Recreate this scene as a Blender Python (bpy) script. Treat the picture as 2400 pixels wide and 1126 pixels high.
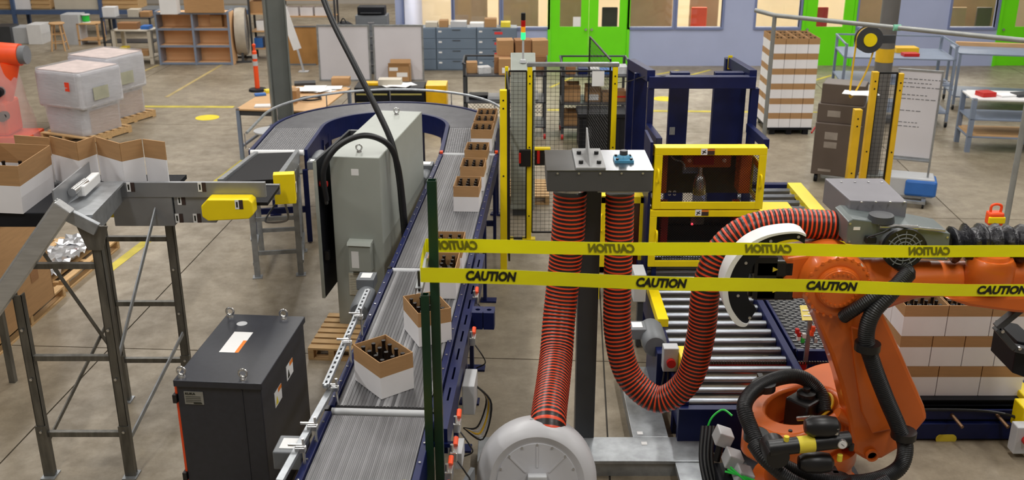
import bpy, math, random
from mathutils import Vector, Matrix
R = math.radians
random.seed(7)
for o in list(bpy.data.objects): bpy.data.objects.remove(o)
S = bpy.context.scene
COL = S.collection
# ---------------------------------------------------------------- camera, world, lamps, exposure
CAMZ, PITCH, FPX = 5.0, R(20.5), 2400.0
cam = bpy.data.cameras.new('camera'); cam.sensor_width = 36; cam.lens = 36.0
cam.clip_end = 200
cam.dof.use_dof = True; cam.dof.focus_distance = 9.0; cam.dof.aperture_fstop = 2.2
co = bpy.data.objects.new('camera', cam); COL.objects.link(co)
co.location = (0, 0, CAMZ); co.rotation_euler = (R(90) - PITCH, 0, 0)
S.camera = co
w = bpy.data.worlds.new('world'); S.world = w; w.use_nodes = True
w.node_tree.nodes['Background'].inputs[0].default_value = (0.92, 0.96, 1.0, 1)
w.node_tree.nodes['Background'].inputs[1].default_value = 0.0
def area(name, loc, sx, sy, power, color=(1, .98, .95), rot=(0, 0, 0)):
    l = bpy.data.lights.new(name, 'AREA'); l.shape = 'RECTANGLE'
    l.size, l.size_y, l.energy, l.color = sx, sy, power, color
    o = bpy.data.objects.new(name, l); COL.objects.link(o)
    o.location = loc; o.rotation_euler = rot
    return o
for yy in (3.5, 9.5, 15.5, 22.0, 28.0, 34.0):
    for xx in (-10.5, -3.6, 3.4, 10.4):
        area('ceiling_lamp_offscreen', (xx, yy, 8.6), .5, 3.4, 230)
for xx in (-.5, 5.5, 11.5):
    area('office_ceiling_lamp_offscreen', (xx, 29.2, 2.9), 4, 2.2, 330, (1, .9, .74))
S.view_settings.view_transform = 'Standard'; S.view_settings.look = 'None'
S.view_settings.exposure = -0.08; S.view_settings.gamma = 1.0
S.view_settings.use_curve_mapping = False

# ---------------------------------------------------------------- points: floor-plane and depth-plane lookups in metres
def _ray(u, v):
    a, b = (u - 1200) / FPX, (563 - v) / FPX
    return Vector((a, math.cos(PITCH) + b * math.sin(PITCH), -math.sin(PITCH) + b * math.cos(PITCH)))
def F(u, v, z=0.0):
    r = _ray(u, v); t = (z - CAMZ) / r.z
    return Vector((r.x * t, r.y * t, z))
def W(u, v, y):
    r = _ray(u, v); t = y / r.y
    return Vector((r.x * t, y, CAMZ + r.z * t))

# ---------------------------------------------------------------- materials
_M = {}
def mat(name, col, rough=.5, metal=0., var=.12, scale=6., bump=0., alpha=1., emit=None, spec=.5, trans=0., coat=0., stretch=None, col2=None):
    if name in _M: return _M[name]
    m = bpy.data.materials.new(name); m.use_nodes = True
    nt = m.node_tree; b = nt.nodes['Principled BSDF']
    b.inputs['Roughness'].default_value = rough; b.inputs['Metallic'].default_value = metal
    b.inputs['Alpha'].default_value = alpha
    b.inputs['Transmission Weight'].default_value = trans
    b.inputs['Specular IOR Level'].default_value = spec
    b.inputs['Coat Weight'].default_value = coat
    tc = nt.nodes.new('ShaderNodeTexCoord'); n = nt.nodes.new('ShaderNodeTexNoise')
    n.inputs['Scale'].default_value = scale; n.inputs['Detail'].default_value = 6
    src = tc.outputs['Object']
    if stretch:
        mp = nt.nodes.new('ShaderNodeMapping'); mp.inputs['Scale'].default_value = stretch
        nt.links.new(src, mp.inputs[0]); src = mp.outputs[0]
    nt.links.new(src, n.inputs['Vector'])
    r = nt.nodes.new('ShaderNodeValToRGB')
    c2 = col2 or tuple(min(1, c * (1 + var)) for c in col)
    c1 = tuple(c * (1 - var) for c in col)
    r.color_ramp.elements[0].position = .3; r.color_ramp.elements[1].position = .7
    r.color_ramp.elements[0].color = (*c1, 1); r.color_ramp.elements[1].color = (*c2, 1)
    nt.links.new(n.outputs['Fac'], r.inputs[0]); nt.links.new(r.outputs[0], b.inputs['Base Color'])
    if bump:
        bp = nt.nodes.new('ShaderNodeBump'); bp.inputs['Strength'].default_value = bump; bp.inputs['Distance'].default_value = .01
        nt.links.new(n.outputs['Fac'], bp.inputs['Height']); nt.links.new(bp.outputs[0], b.inputs['Normal'])
    if emit:
        b.inputs['Emission Color'].default_value = (*emit[0], 1); b.inputs['Emission Strength'].default_value = emit[1]
    _M[name] = m; return m
def s2l(r, g, b):
    f = lambda c: ((c / 255 + .055) / 1.055) ** 2.4 if c > 10 else c / 255 / 12.92
    return (f(r), f(g), f(b))
NAVY = mat('navy_paint', s2l(14, 25, 74), .42, 0, .15, 5, spec=.3)
YEL = mat('yellow_paint', s2l(250, 222, 8), .38, 0, .05, 4)
YELD = mat('yellow_worn_paint', s2l(225, 180, 30), .5, 0, .1, 4)
GALV = mat('galvanised_steel', s2l(158, 162, 166), .36, .55, .2, 9)
STEEL = mat('brushed_steel', s2l(150, 152, 156), .32, .55, .14, 2.5)
DSTEEL = mat('raw_steel_leg', s2l(108, 106, 100), .38, .6, .3, 6, stretch=(3, 3, .6))
ZINC = mat('zinc_bolt', s2l(205, 205, 205), .25, .9, .1)
CHROME = mat('roller_zinc', s2l(132, 136, 142), .36, .95, .18, 8, stretch=(.4, 3, 3))
GREYCAB = mat('grey_cabinet_paint', s2l(158, 163, 156), .42, 0, .05, 3)
GREYMID = mat('mid_grey_paint', s2l(112, 116, 120), .45, 0, .08, 4)
GREYDK = mat('charcoal_paint', s2l(62, 64, 68), .4, 0, .1, 4)
GREYLT = mat('light_grey_paint', s2l(190, 192, 195), .4, 0, .05, 4)
SLATE = mat('cabinet_black_paint', s2l(46, 48, 56), .4, 0, .12, 20)
BLACK = mat('black_plastic', s2l(22, 22, 24), .38, 0, .2, 6)
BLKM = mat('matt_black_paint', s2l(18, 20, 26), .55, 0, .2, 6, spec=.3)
RUB = mat('black_rubber', s2l(26, 27, 30), .42, 0, .2, 8)
KRAFT = mat('kraft_cardboard', s2l(176, 136, 92), .8, 0, .07, 5, stretch=(1, 1, 8))
KRAFTD = mat('kraft_cardboard_dark', s2l(150, 108, 70), .8, 0, .08, 5, stretch=(1, 1, 8))
WHITEC = mat('white_carton_print', s2l(236, 234, 236), .6, 0, .03, 4)
GLASSB = mat('brown_bottle_glass', s2l(22, 14, 10), .45, 0, .2, 8, spec=.25)
WOOD = mat('pale_pallet_wood', s2l(196, 160, 112), .75, 0, .18, 5, stretch=(.6, 8, 8), bump=.2)
PLY = mat('plywood', s2l(206, 164, 116), .6, 0, .1, 4, stretch=(.7, 6, 6))
ORANGE = mat('robot_orange_paint', s2l(216, 104, 34), .34, 0, .08, 3, coat=.25)
ORANGED = ORANGE
RED = mat('red_paint', s2l(196, 30, 24), .4, 0, .1, 5)
ORSAFE = mat('safety_orange_plastic', s2l(250, 84, 30), .45, 0, .05, 5)
WHITE = mat('white_plastic', s2l(232, 232, 232), .4, 0, .03, 5)
PAPER = mat('paper_white', s2l(240, 240, 240), .8, 0, .02, 5)
STICK = mat('label_white', s2l(235, 235, 235), .6, 0, .02, 5)
STICKO = mat('label_orange', s2l(235, 130, 40), .6, 0, .02, 5)
STICKY = mat('label_yellow', s2l(232, 212, 60), .6, 0, .06, 9)
BLUE = mat('blue_plastic', s2l(50, 110, 190), .4, 0, .08, 5)
BLUEB = mat('bearing_blue', s2l(80, 150, 185), .4, 0, .08, 9)
GREENP = mat('dark_green_paint', s2l(8, 52, 30), .4, 0, .15, 5)
LIME = mat('lime_green_door_paint', s2l(112, 232, 16), .4, 0, .03, 3)
GREENW = mat('green_wire', s2l(40, 200, 70), .4, 0, .05, 5)
YTAPE = mat('caution_tape_yellow', s2l(255, 248, 10), .42, 0, .03, 3, stretch=(1, 6, 6))
INK = mat('black_ink', s2l(24, 26, 10), .6, 0, .1, 8)
INKB = mat('bleached_ink', s2l(118, 116, 14), .6, 0, .1, 8)
HBLK = mat('hose_black_rubber', s2l(34, 28, 28), .35, 0, .1, 8)
HRED = mat('hose_orange_rubber', s2l(232, 74, 34), .38, 0, .08, 8)
BELTG = mat('grey_ribbed_belt', s2l(112, 113, 116), .5, 0, .3, 7, stretch=(9, .25, 1))
BELTL = mat('pale_grey_ribbed_belt', s2l(146, 147, 152), .45, 0, .22, 7, stretch=(9, .25, 1))
BELTC = mat('grey_modular_belt', s2l(128, 128, 130), .5, 0, .25, 30)
BELTB = mat('black_rubber_belt', s2l(30, 30, 33), .7, 0, .2, 40, spec=.15)
WRAP = mat('clear_stretch_wrap', s2l(216, 216, 222), .22, 0, .06, 6, bump=.9, stretch=(1, 1, 5), alpha=.45, coat=.4)
WRAPB = mat('wrapped_goods_white', s2l(196, 196, 202), .35, 0, .1, 3, coat=.3, stretch=(1, 1, 4), bump=.4)
MESHM = mat('black_wire_mesh', s2l(20, 20, 22), .5, .2, .1)
AMBERG = mat('amber_tinted_panel', s2l(60, 22, 10), .15, 0, .3, 3, alpha=.5)
BOARD = mat('whiteboard_enamel', s2l(214, 212, 218), .3, 0, .03, 1.5)
BLUGREY = mat('blue_grey_cart_paint', s2l(128, 140, 160), .45, 0, .06, 4)
LOCK = mat('slate_grey_cabinet_paint', s2l(108, 124, 142), .45, 0, .05, 3)
BROWNT = mat('brown_toolchest_paint', s2l(96, 84, 76), .4, 0, .06, 3)
CREAM = mat('cream_cart_paint', s2l(200, 192, 176), .5, 0, .05, 3)

# ---------------------------------------------------------------- mesh builder
class MB:
    def __init__(s): s.v, s.f, s.m, s.cur = [], [], [], 0
    def mi(s, i): s.cur = i; return s
    def add(s, vs, fs):
        n = len(s.v); s.v += [tuple(p) for p in vs]
        for f in fs: s.f.append(tuple(i + n for i in f)); s.m.append(s.cur)
        return s
    def box(s, c, d, rz=0., M=None):
        hx, hy, hz = d[0] / 2, d[1] / 2, d[2] / 2
        M = M or Matrix.Rotation(rz, 3, 'Z'); c = Vector(c)
        vs = [c + M @ Vector((x, y, z)) for x in (-hx, hx) for y in (-hy, hy) for z in (-hz, hz)]
        return s.add(vs, [(0, 1, 3, 2), (4, 6, 7, 5), (0, 4, 5, 1), (2, 3, 7, 6), (0, 2, 6, 4), (1, 5, 7, 3)])
    def bb(s, x0, x1, y0, y1, z0, z1):
        return s.box(((x0 + x1) / 2, (y0 + y1) / 2, (z0 + z1) / 2), (abs(x1 - x0), abs(y1 - y0), abs(z1 - z0)))
    def bar(s, p0, p1, wd, ht, up=(0, 0, 1)):
        p0, p1 = Vector(p0), Vector(p1); d = (p1 - p0); L = d.length; d.normalize()
        u = Vector(up)
        if abs(d.dot(u)) > .98: u = Vector((0, 1, 0))
        a = d.cross(u).normalized(); b = a.cross(d)
        M = Matrix((d, a, b)).transposed()
        return s.box((p0 + p1) / 2, (L, wd, ht), M=M)
    def tube(s, pts, r, n=10, closed=False, caps=True, mats=None):
        pts = [Vector(p) for p in pts]; k = len(pts)
        rr = r if isinstance(r, (list, tuple)) else [r] * k
        T = []
        for i in range(k):
            a = pts[(i - 1) % k] if (closed or i > 0) else pts[i]
            b = pts[(i + 1) % k] if (closed or i < k - 1) else pts[i]
            T.append((b - a).normalized())
        u = T[0].orthogonal().normalized(); vs, fs, ms = [], [], []
        for i in range(k):
            u = (u - T[i] * u.dot(T[i])).normalized(); b = T[i].cross(u)
            for j in range(n):
                t = 2 * math.pi * j / n
                vs.append(pts[i] + (u * math.cos(t) + b * math.sin(t)) * rr[i])
        base = len(s.v); s.v += [tuple(p) for p in vs]
        for i in range(k if closed else k - 1):
            i2 = (i + 1) % k
            for j in range(n):
                j2 = (j + 1) % n
                s.f.append((base + i * n + j, base + i * n + j2, base + i2 * n + j2, base + i2 * n + j))
                s.m.append(mats[i] if mats else s.cur)
        if caps and not closed:
            s.f.append(tuple(base + j for j in range(n))[::-1]); s.m.append(s.cur)
            s.f.append(tuple(base + (k - 1) * n + j for j in range(n))); s.m.append(s.cur)
        return s
    def cyl(s, p0, p1, r, n=16, r2=None): return s.tube([p0, p1], [r, r if r2 is None else r2], n)
    def lathe(s, prof, n=16, o=(0, 0, 0), axis='Z'):
        o = Vector(o); vs, fs = [], []
        for (r, z) in prof:
            for j in range(n):
                t = 2 * math.pi * j / n; a, b = r * math.cos(t), r * math.sin(t)
                p = {'Z': (a, b, z), 'Y': (a, z, b), 'X': (z, a, b)}[axis]
                vs.append(o + Vector(p))
        for i in range(len(prof) - 1):
            for j in range(n):
                j2 = (j + 1) % n
                fs.append((i * n + j, i * n + j2, (i + 1) * n + j2, (i + 1) * n + j))
        fs.append(tuple(range(n))[::-1]); fs.append(tuple((len(prof) - 1) * n + j for j in range(n)))
        return s.add(vs, fs)
    def prism(s, poly, d0, d1, axis='Y', hole=None):
        # outline extruded along an axis; the outline's two numbers are the other two axes in order
        def P(a, b, d): return {'Y': (a, d, b), 'Z': (a, b, d), 'X': (d, a, b)}[axis]
        n = len(poly); vs = [P(a, b, d0) for a, b in poly] + [P(a, b, d1) for a, b in poly]; fs = []
        if hole is None:
            fs = [tuple(range(n)), tuple(range(2 * n - 1, n - 1, -1))]
        else:
            vs += [P(a, b, d0) for a, b in hole] + [P(a, b, d1) for a, b in hole]
            for i in range(n):
                j = (i + 1) % n
                fs.append((i, j, 2 * n + j, 2 * n + i)); fs.append((n + j, n + i, 3 * n + i, 3 * n + j))
                fs.append((2 * n + j, 3 * n + j, 3 * n + i, 2 * n + i))
        for i in range(n):
            j = (i + 1) % n; fs.append((j, i, n + i, n + j))
        return s.add(vs, fs)
    def build(s, name, mats, parent=None, smooth=False, bevel=0, label=None):
        me = bpy.data.meshes.new(name); me.from_pydata(s.v, [], s.f)
        for m in (mats if isinstance(mats, (list, tuple)) else [mats]): me.materials.append(m)
        me.polygons.foreach_set('material_index', s.m)
        me.validate(); me.update()
        import bmesh
        bm = bmesh.new(); bm.from_mesh(me); bmesh.ops.recalc_face_normals(bm, faces=bm.faces); bm.to_mesh(me); bm.free()
        o = bpy.data.objects.new(name, me); COL.objects.link(o)
        if smooth:
            me.polygons.foreach_set('use_smooth', [True] * len(me.polygons))
            me.set_sharp_from_angle(angle=R(40))
        if bevel:
            b = o.modifiers.new('bevel', 'BEVEL'); b.width = bevel; b.segments = 2; b.limit_method = 'ANGLE'; b.angle_limit = R(40)
        if parent is not None: o.parent = parent
        if label: o['label'] = label
        return o
def tag(o, label, cat, group=None):
    o['label'] = label; o['category'] = cat
    if group: o['group'] = group
    return o
def struct(o): o['kind'] = 'structure'; return o
def stuff(o): o['kind'] = 'stuff'; return o
def thing(name, label, cat, loc=(0, 0, 0), rz=0., group=None):
    o = bpy.data.objects.new(name, None); COL.objects.link(o); o.empty_display_size = .1
    o.location = loc; o.rotation_euler = (0, 0, rz); return tag(o, label, cat, group)
def dup(root, loc=None, rz=None, label=None, parent=None, group=None):
    c = root.copy(); COL.objects.link(c); c.parent = parent
    if loc is not None: c.location = loc
    if rz is not None: c.rotation_euler = (0, 0, rz)
    if label: c['label'] = label
    if group: c['group'] = group
    for ch in list(root.children): dup(ch, parent=c)
    return c
def child(src, parent, loc=None, rz=None):
    c = src.copy(); COL.objects.link(c); c.parent = parent
    if loc is not None: c.location = loc
    if rz is not None: c.rotation_euler = (0, 0, rz)
    return c
def spline(pts, n=8, closed=False):
    P = [Vector(p) for p in pts]; out = []; k = len(P)
    for i in range(k if closed else k - 1):
        g = lambda j: P[j % k] if closed else P[max(0, min(k - 1, j))]
        p0, p1, p2, p3 = g(i - 1), g(i), g(i + 1), g(i + 2)
        for t in range(n):
            t /= n
            out.append(.5 * ((2 * p1) + (p2 - p0) * t + (2 * p0 - 5 * p1 + 4 * p2 - p3) * t * t + (3 * p1 - p0 - 3 * p2 + p3) * t ** 3))
    if not closed: out.append(P[-1])
    return out
def resample(pts, step):
    out = [pts[0]]; acc = 0.
    for a, b in zip(pts, pts[1:]):
        d = (b - a).length; t = step - acc
        while t <= d:
            out.append(a + (b - a) * (t / d)); t += step
        acc = (acc + d) % step
    return out
def xy(p): return (p[0], p[1])
# ================================================================ the setting
fl = struct(MB().bb(-26, 22, -6, 42, -.14, -.012).build('floor', mat('dark_joint_fill', s2l(60, 56, 50), .9)))
conc = bpy.data.materials.new('concrete_floor'); conc.use_nodes = True
nt = conc.node_tree; b = nt.nodes['Principled BSDF']
g = nt.nodes.new('ShaderNodeNewGeometry')
def nz(scale, detail, rough=.6):
    n = nt.nodes.new('ShaderNodeTexNoise'); n.inputs['Scale'].default_value = scale; n.inputs['Detail'].default_value = detail
    n.inputs['Roughness'].default_value = rough; nt.links.new(g.outputs['Position'], n.inputs['Vector']); return n
n1, n2, n3 = nz(.5, 5), nz(3.2, 8, .7), nz(38, 3)
def ramp(src, a, c1, bb, c2):
    r = nt.nodes.new('ShaderNodeValToRGB'); e = r.color_ramp.elements
    e[0].position, e[1].position = a, bb; e[0].color, e[1].color = (*c1, 1), (*c2, 1)
    nt.links.new(src, r.inputs[0]); return r
r1 = ramp(n1.outputs['Fac'], .32, s2l(133, 121, 101), .68, s2l(169, 157, 137))
r2 = ramp(n2.outputs['Fac'], .3, (.62, .6, .57), .62, (1, 1, 1))
r3 = ramp(n3.outputs['Fac'], .3, (.9, .9, .9), .7, (1, 1, 1))
def mul(a, bq):
    m = nt.nodes.new('ShaderNodeMix'); m.data_type = 'RGBA'; m.blend_type = 'MULTIPLY'; m.inputs['Factor'].default_value = 1
    nt.links.new(a, m.inputs['A']); nt.links.new(bq, m.inputs['B']); return m.outputs['Result']
nt.links.new(mul(mul(r1.outputs[0], r2.outputs[0]), r3.outputs[0]), b.inputs['Base Color'])
rr = ramp(n2.outputs['Fac'], .3, (.55,) * 3, .7, (.36,) * 3)
nt.links.new(rr.outputs[0], b.inputs['Roughness'])
SLW, SLD = 5.35, 4.9
sl = MB().bb(0, SLW - .016, 0, SLD - .016, -.012, 0).build('slab', conc, fl)
ang = R(-3.4); first = True
for i in range(-4, 6):
    for j in range(-3, 8):
        x, y = -4.95 + i * SLW, 9.75 + (j - 2) * SLD
        px, py = x * math.cos(ang) - y * math.sin(ang), x * math.sin(ang) + y * math.cos(ang)
        o = sl if first else child(sl, fl); first = False
        o.location = (px, py, 0); o.rotation_euler = (0, 0, ang)
FADED = mat('faded_floor_line', s2l(176, 156, 104), .7, 0, .2, 2)
def floor_mark(pts, wd, label, m=None):
    mb = MB()
    for a, bq in zip(pts, pts[1:]):
        mb.bar(Vector((a[0], a[1], .002)), Vector((bq[0], bq[1], .002)), wd, .003)
    return tag(mb.build('floor_marking', m or mat('floor_line_yellow', s2l(196, 180, 70), .7, 0, .25, 3)), label, 'marking', None)
floor_mark([F(330, 250), F(548, 251)], .17, 'yellow line painted on the floor between wrapped pallets and workbench')
floor_mark([F(1283, 258), F(1800, 263)], .16, 'yellow line painted on the floor behind the mesh fence and navy frame')
floor_mark([F(1890, 263), F(2010, 265)], .09, 'yellow line painted on the floor beside the white carton stack')
floor_mark([F(330, 170), F(372, 152)], .08, 'faint yellow line on the floor by the cream cart', FADED)
floor_mark([F(390, 228), F(520, 152)], .08, 'faint yellow aisle line crossing the floor by the tan shelf unit', FADED)
floor_mark([F(240, 645), F(345, 565)], .14, 'orange yellow stripe on the floor under the raised infeed conveyor')
floor_mark([F(500, 430), F(575, 372)], .09, 'yellow stripe on the floor beside the black belt incline')
floor_mark([F(1290, 205), F(1345, 180)], .08, 'yellow diagonal floor stripe seen through the mesh in front of the green doors')
floor_mark([F(1540, 175), F(1590, 165)], .08, 'short yellow floor stripe at the foot of the lavender wall')
floor_mark([F(1620, 176), F(1665, 164)], .08, 'short yellow floor stripe beside the navy frame top at lavender wall')
floor_mark([F(1905, 190), F(1965, 172)], .08, 'yellow floor stripe in front of the narrow green door')
for (u, v, lb) in ((486, 276, 'round yellow floor sticker beside the yellow line'), (1556, 232, 'round yellow floor sticker seen through the navy frame')):
    p = F(u, v)
    tag(MB().lathe([(.24, .001), (.24, .004)], 28, (p.x, p.y, 0)).build('floor_sticker', mat('sticker_floor_yellow', s2l(232, 208, 24), .6, 0, .12, 9)), lb, 'sticker')
    
# ---- the hall that encloses everything: roof and outer walls bounce the lamps' light
HALLW = mat('hall_wall_paint', s2l(176, 172, 166), .7, 0, .04, .4)
struct(MB().bb(-26, 22, -6, 38.2, 9.0, 9.2).build('ceiling', mat('hall_roof_white', s2l(206, 204, 198), .8, 0, .03, .3)))
struct(MB().bb(-26.2, -26, -6, 38.2, 0, 9).build('wall_left', HALLW)); struct(MB().bb(22, 22.2, -6, 38.2, 0, 9).build('wall_right', HALLW)); struct(MB().bb(-26, 22, -6.2, -6, 0, 9).build('wall_front', HALLW))
# ---- office wall with windows and doors
WALLM = mat('lavender_wall_paint', s2l(172, 182, 216), .55, 0, .04, 1.2)
WY = 26.1
def xw(u, v=90): return W(u, v, WY).x
holes = [(xw(948, 60), xw(1058, 60), .98, 2.4), (xw(1066, 60), xw(1170, 60), .98, 2.4), (xw(1180, 60), xw(1284, 60), .98, 2.4), (xw(1474, 65), xw(1576, 65), .98, 2.4), (xw(1586, 65), xw(1690, 65), .98, 2.4),
         (xw(1770, 65), xw(1872, 65), .98, 2.4), (xw(2008, 70), xw(2070, 70), .98, 2.4), (xw(2224, 70), xw(2330, 70), .98, 2.4)]
doors = [(.97, 2.90), (xw(1882), xw(1995)), (xw(2340), xw(2480))]
wm = MB(); segs = sorted([(h[0], h[1], h[2], h[3]) for h in holes] + [(d[0], d[1], 0, 2.2) for d in doors])
x = xw(938); wx1 = 17.
for (a, bq, z0, z1) in segs:
    wm.bb(x, a, WY, WY + .15, 0, 3.0)
    if z0 > 0: wm.bb(a, bq, WY, WY + .15, 0, z0)
    wm.bb(a, bq, WY, WY + .15, z1, 3.0); x = bq
wm.bb(x, wx1, WY, WY + .15, 0, 3.0)
wall = struct(wm.build('wall_back', WALLM))
struct(MB().bb(xw(938), wx1, 32.2, 32.35, 0, 3.0).build('wall_office', mat('cream_office_wall', s2l(226, 208, 176), .7, 0, .06, .6)))
struct(MB().bb(xw(938) - .1, xw(938) + .05, WY, 32.3, 0, 3.0).build('wall_office_side', WALLM))
struct(MB().bb(xw(938), wx1, WY, 32.3, 3.0, 3.1).build('ceiling', mat('office_ceiling', s2l(215, 210, 200), .8)))
struct(MB().bb(-26, 22, 38, 38.2, 0, 9).build('wall_warehouse', mat('warehouse_grey_wall', s2l(168, 162, 154), .7, 0, .05, .4)))
GLASS = mat('office_glass', (.9, .95, 1), .03, 0, .02, 2, trans=1.0)
FRM = mat('window_frame_paint', s2l(120, 132, 172), .5, 0, .04, 2)
for i, h in enumerate(holes):
    wo = struct(MB().bb(h[0] - .05, h[0], WY - .03, WY + .1, h[2] - .05, h[3]).bb(h[1], h[1] + .05, WY - .03, WY + .1, h[2] - .05, h[3]).bb(h[0], h[1], WY - .03, WY + .1, h[2] - .06, h[2]).build('window_%d' % (i + 1), FRM))
    MB().bb(h[0], h[1], WY + .06, WY + .066, h[2], h[3]).build('pane', GLASS, wo)
# tan partitions and desks behind the panes
PART = mat('tan_partition', s2l(186, 156, 122), .8, 0, .08, 2)
for (u, wd, lb) in ((1215, 1.1, 'tan partition behind the window beside the green double doors'), (1340, .9, 'tan partition behind the pane with the notice of the green double doors'), (1525, 1.2, 'tan arched partition behind the window between double doors and navy frame'),
                    (1650, .8, 'tan partition behind the window above the navy frame'), (2040, .9, 'narrow tan partition behind the window beside the round column'), (2280, 1.6, 'tan partition behind the conference window'), (1100, 1.0, 'tan partition behind the window over the grey drawers')):
    x = W(u, 40, 28.5).x
    pt = thing('office_partition', lb, 'partition', (x, 28.6, 0))
    MB().bb(-wd / 2, wd / 2, -.03, .03, .08, 1.75).build('panel', PART, pt, bevel=.02)
    for sx in (-1, 1): MB().bb(sx * wd / 2 - .02, sx * wd / 2 + .02, -.2, .2, 0, .08).build('foot', GREYMID, pt)
for (u, lb, mm) in ((1430, 'dark office chair seen through the green double doors', BLKM), (1925, 'office chair with red back seen through the narrow green door', RED), (1640, 'orange office chair behind the window above the navy frame', ORSAFE),
                    (2250, 'tan office chair back behind the conference window', PART), (2310, 'dark tan office chair back standing in the conference window', BROWNT)):
    x = W(u, 60, 27.6).x
    ch = thing('office_chair', lb, 'chair', (x, 27.6, 0))
    MB().lathe([(.0, .40), (.24, .40), (.26, .45), (.24, .5), (0, .5)], 16).build('seat', mm, ch, True)
    MB().box((0, .22, .95), (.42, .06, .6)).build('backrest', mm, ch, bevel=.025)
    MB().cyl((0, 0, .06), (0, 0, .42), .03, 10).build('column', BLKM, ch)
    mb = MB()
    for k in range(5): mb.bar((0, 0, .08), (.28 * math.cos(k * 1.257), .28 * math.sin(k * 1.257), .03), .04, .04)
    mb.build('base', BLKM, ch)
    MB().bar((0, .2, .45), (0, .24, .7), .05, .02).build('back_support', BLKM, ch)
# doors
def door(n, x0, x1, leaves, sign):
    d = struct(MB().bb(x0 - .07, x0, WY - .03, WY + .1, 0, 2.25).bb(x1, x1 + .07, WY - .03, WY + .1, 0, 2.25).bb(x0 - .07, x1 + .07, WY - .03, WY + .1, 2.2, 2.27).build('door_%d' % n, LIME))
    wl = (x1 - x0) / leaves
    for k in range(leaves):
        a, bq = x0 + k * wl + .004, x0 + (k + 1) * wl - .004
        wa, wb = a + wl * .24, bq - wl * .2
        mb = MB(); y0, y1 = WY + .0, WY + .05
        mb.bb(a, wa, y0, y1, .01, 2.19).bb(wb, bq, y0, y1, .01, 2.19).bb(wa, wb, y0, y1, .01, .99).bb(wa, wb, y0, y1, 1.95, 2.19)
        lf = mb.build('door_leaf', LIME, d)
        MB().bb(wa, wb, y0 + .02, y0 + .026, .99, 1.95).build('pane', GLASS, lf)
        hx = bq - .07 if k == 0 and leaves == 2 else a + .07
        MB().lathe([(.03, -.06), (.035, -.03), (.015, 0)], 12, (hx, WY, .93), 'Y').build('door_knob', ZINC, lf, True)
        if (leaves == 2 and k == 0): MB().bb(wb - .2, wb - .01, y0 - .004, y0, 1.0, 1.24).build('notice', PAPER, lf)
    return d
door(1, doors[0][0], doors[0][1], 2, 1); door(2, doors[1][0], doors[1][1], 1, 1); door(3, doors[2][0], doors[2][1], 1, 1)

# ---- building columns
c = thing('steel_column', 'tall grey steel H column beside the plywood workbench', 'column', (-3.82, 16.70, 0), R(18))
COLM = mat('column_grey_paint', s2l(122, 126, 122), .4, .3, .08, 3)
MB().bb(-.17, -.145, -.16, .16, 0, 8.99).build('flange', COLM, c); MB().bb(.145, .17, -.16, .16, 0, 8.99).build('flange', COLM, c)
MB().bb(-.145, .145, -.012, .012, 0, 8.99).build('web', COLM, c)
hz = MB()
for k in range(4): hz.bar((.172, -.12 + k * .04, 2.9), (.172, -.04 + k * .04, 3.02), .016, .004, up=(1, 0, 0))
hz.build('hazard_label', YELD, c, label='yellow hazard stripes')
MB().bb(-.24, .24, -.24, .24, 0, .025).build('base_plate', COLM, c)
c = thing('round_column', 'round grey steel column behind the yellow fence posts', 'column', (F(2052, 420).x, F(2052, 420).y + .3, 0))
MB().lathe([(.14, 0), (.14, 8.99)], 24).build('shaft', mat('round_column_paint', s2l(112, 110, 108), .4, .2, .08, 3), c, True)
MB().bb(-.22, .22, -.22, .22, 0, .03).build('base_plate', COLM, c)
MB().lathe([(.143, 1.9), (.143, 2.12)], 24).build('hazard_band', YELD, c, True)
# ================================================================ carton conveyors
def sweep(mb, path, sides, prof, caps=True):
    n = len(prof); base = len(mb.v)
    for p, sd in zip(path, sides):
        for (o, z) in prof: mb.v.append((p[0] + sd[0] * o, p[1] + sd[1] * o, p[2] + z))
    for i in range(len(path) - 1):
        for j in range(n):
            j2 = (j + 1) % n
            mb.f.append((base + i * n + j, base + i * n + j2, base + (i + 1) * n + j2, base + (i + 1) * n + j)); mb.m.append(mb.cur)
    if caps:
        mb.f.append(tuple(base + j for j in range(n))); mb.m.append(mb.cur)
        mb.f.append(tuple(base + (len(path) - 1) * n + j for j in reversed(range(n)))); mb.m.append(mb.cur)
    return mb
def comb(wd, n, h=.006, t=.03):
    # belt cross-section with raised lengthwise ribs
    p = [(-wd / 2, -t), (-wd / 2, 0)]; q = wd / n
    for i in range(n):
        a = -wd / 2 + i * q
        p += [(a + q * .1, 0), (a + q * .22, h), (a + q * .78, h), (a + q * .9, 0)]
    return p + [(wd / 2, 0), (wd / 2, -t)]
HB = 1.25                       # belt height
CX, CY, CRZ = -.58, 13.3, -math.atan(.0536)
BW = .68
def cloc(x, y, z=0):            # point in the conveyor's own frame -> world
    return Vector((CX + x * math.cos(CRZ) - y * math.sin(CRZ), CY + x * math.sin(CRZ) + y * math.cos(CRZ), z))
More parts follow.
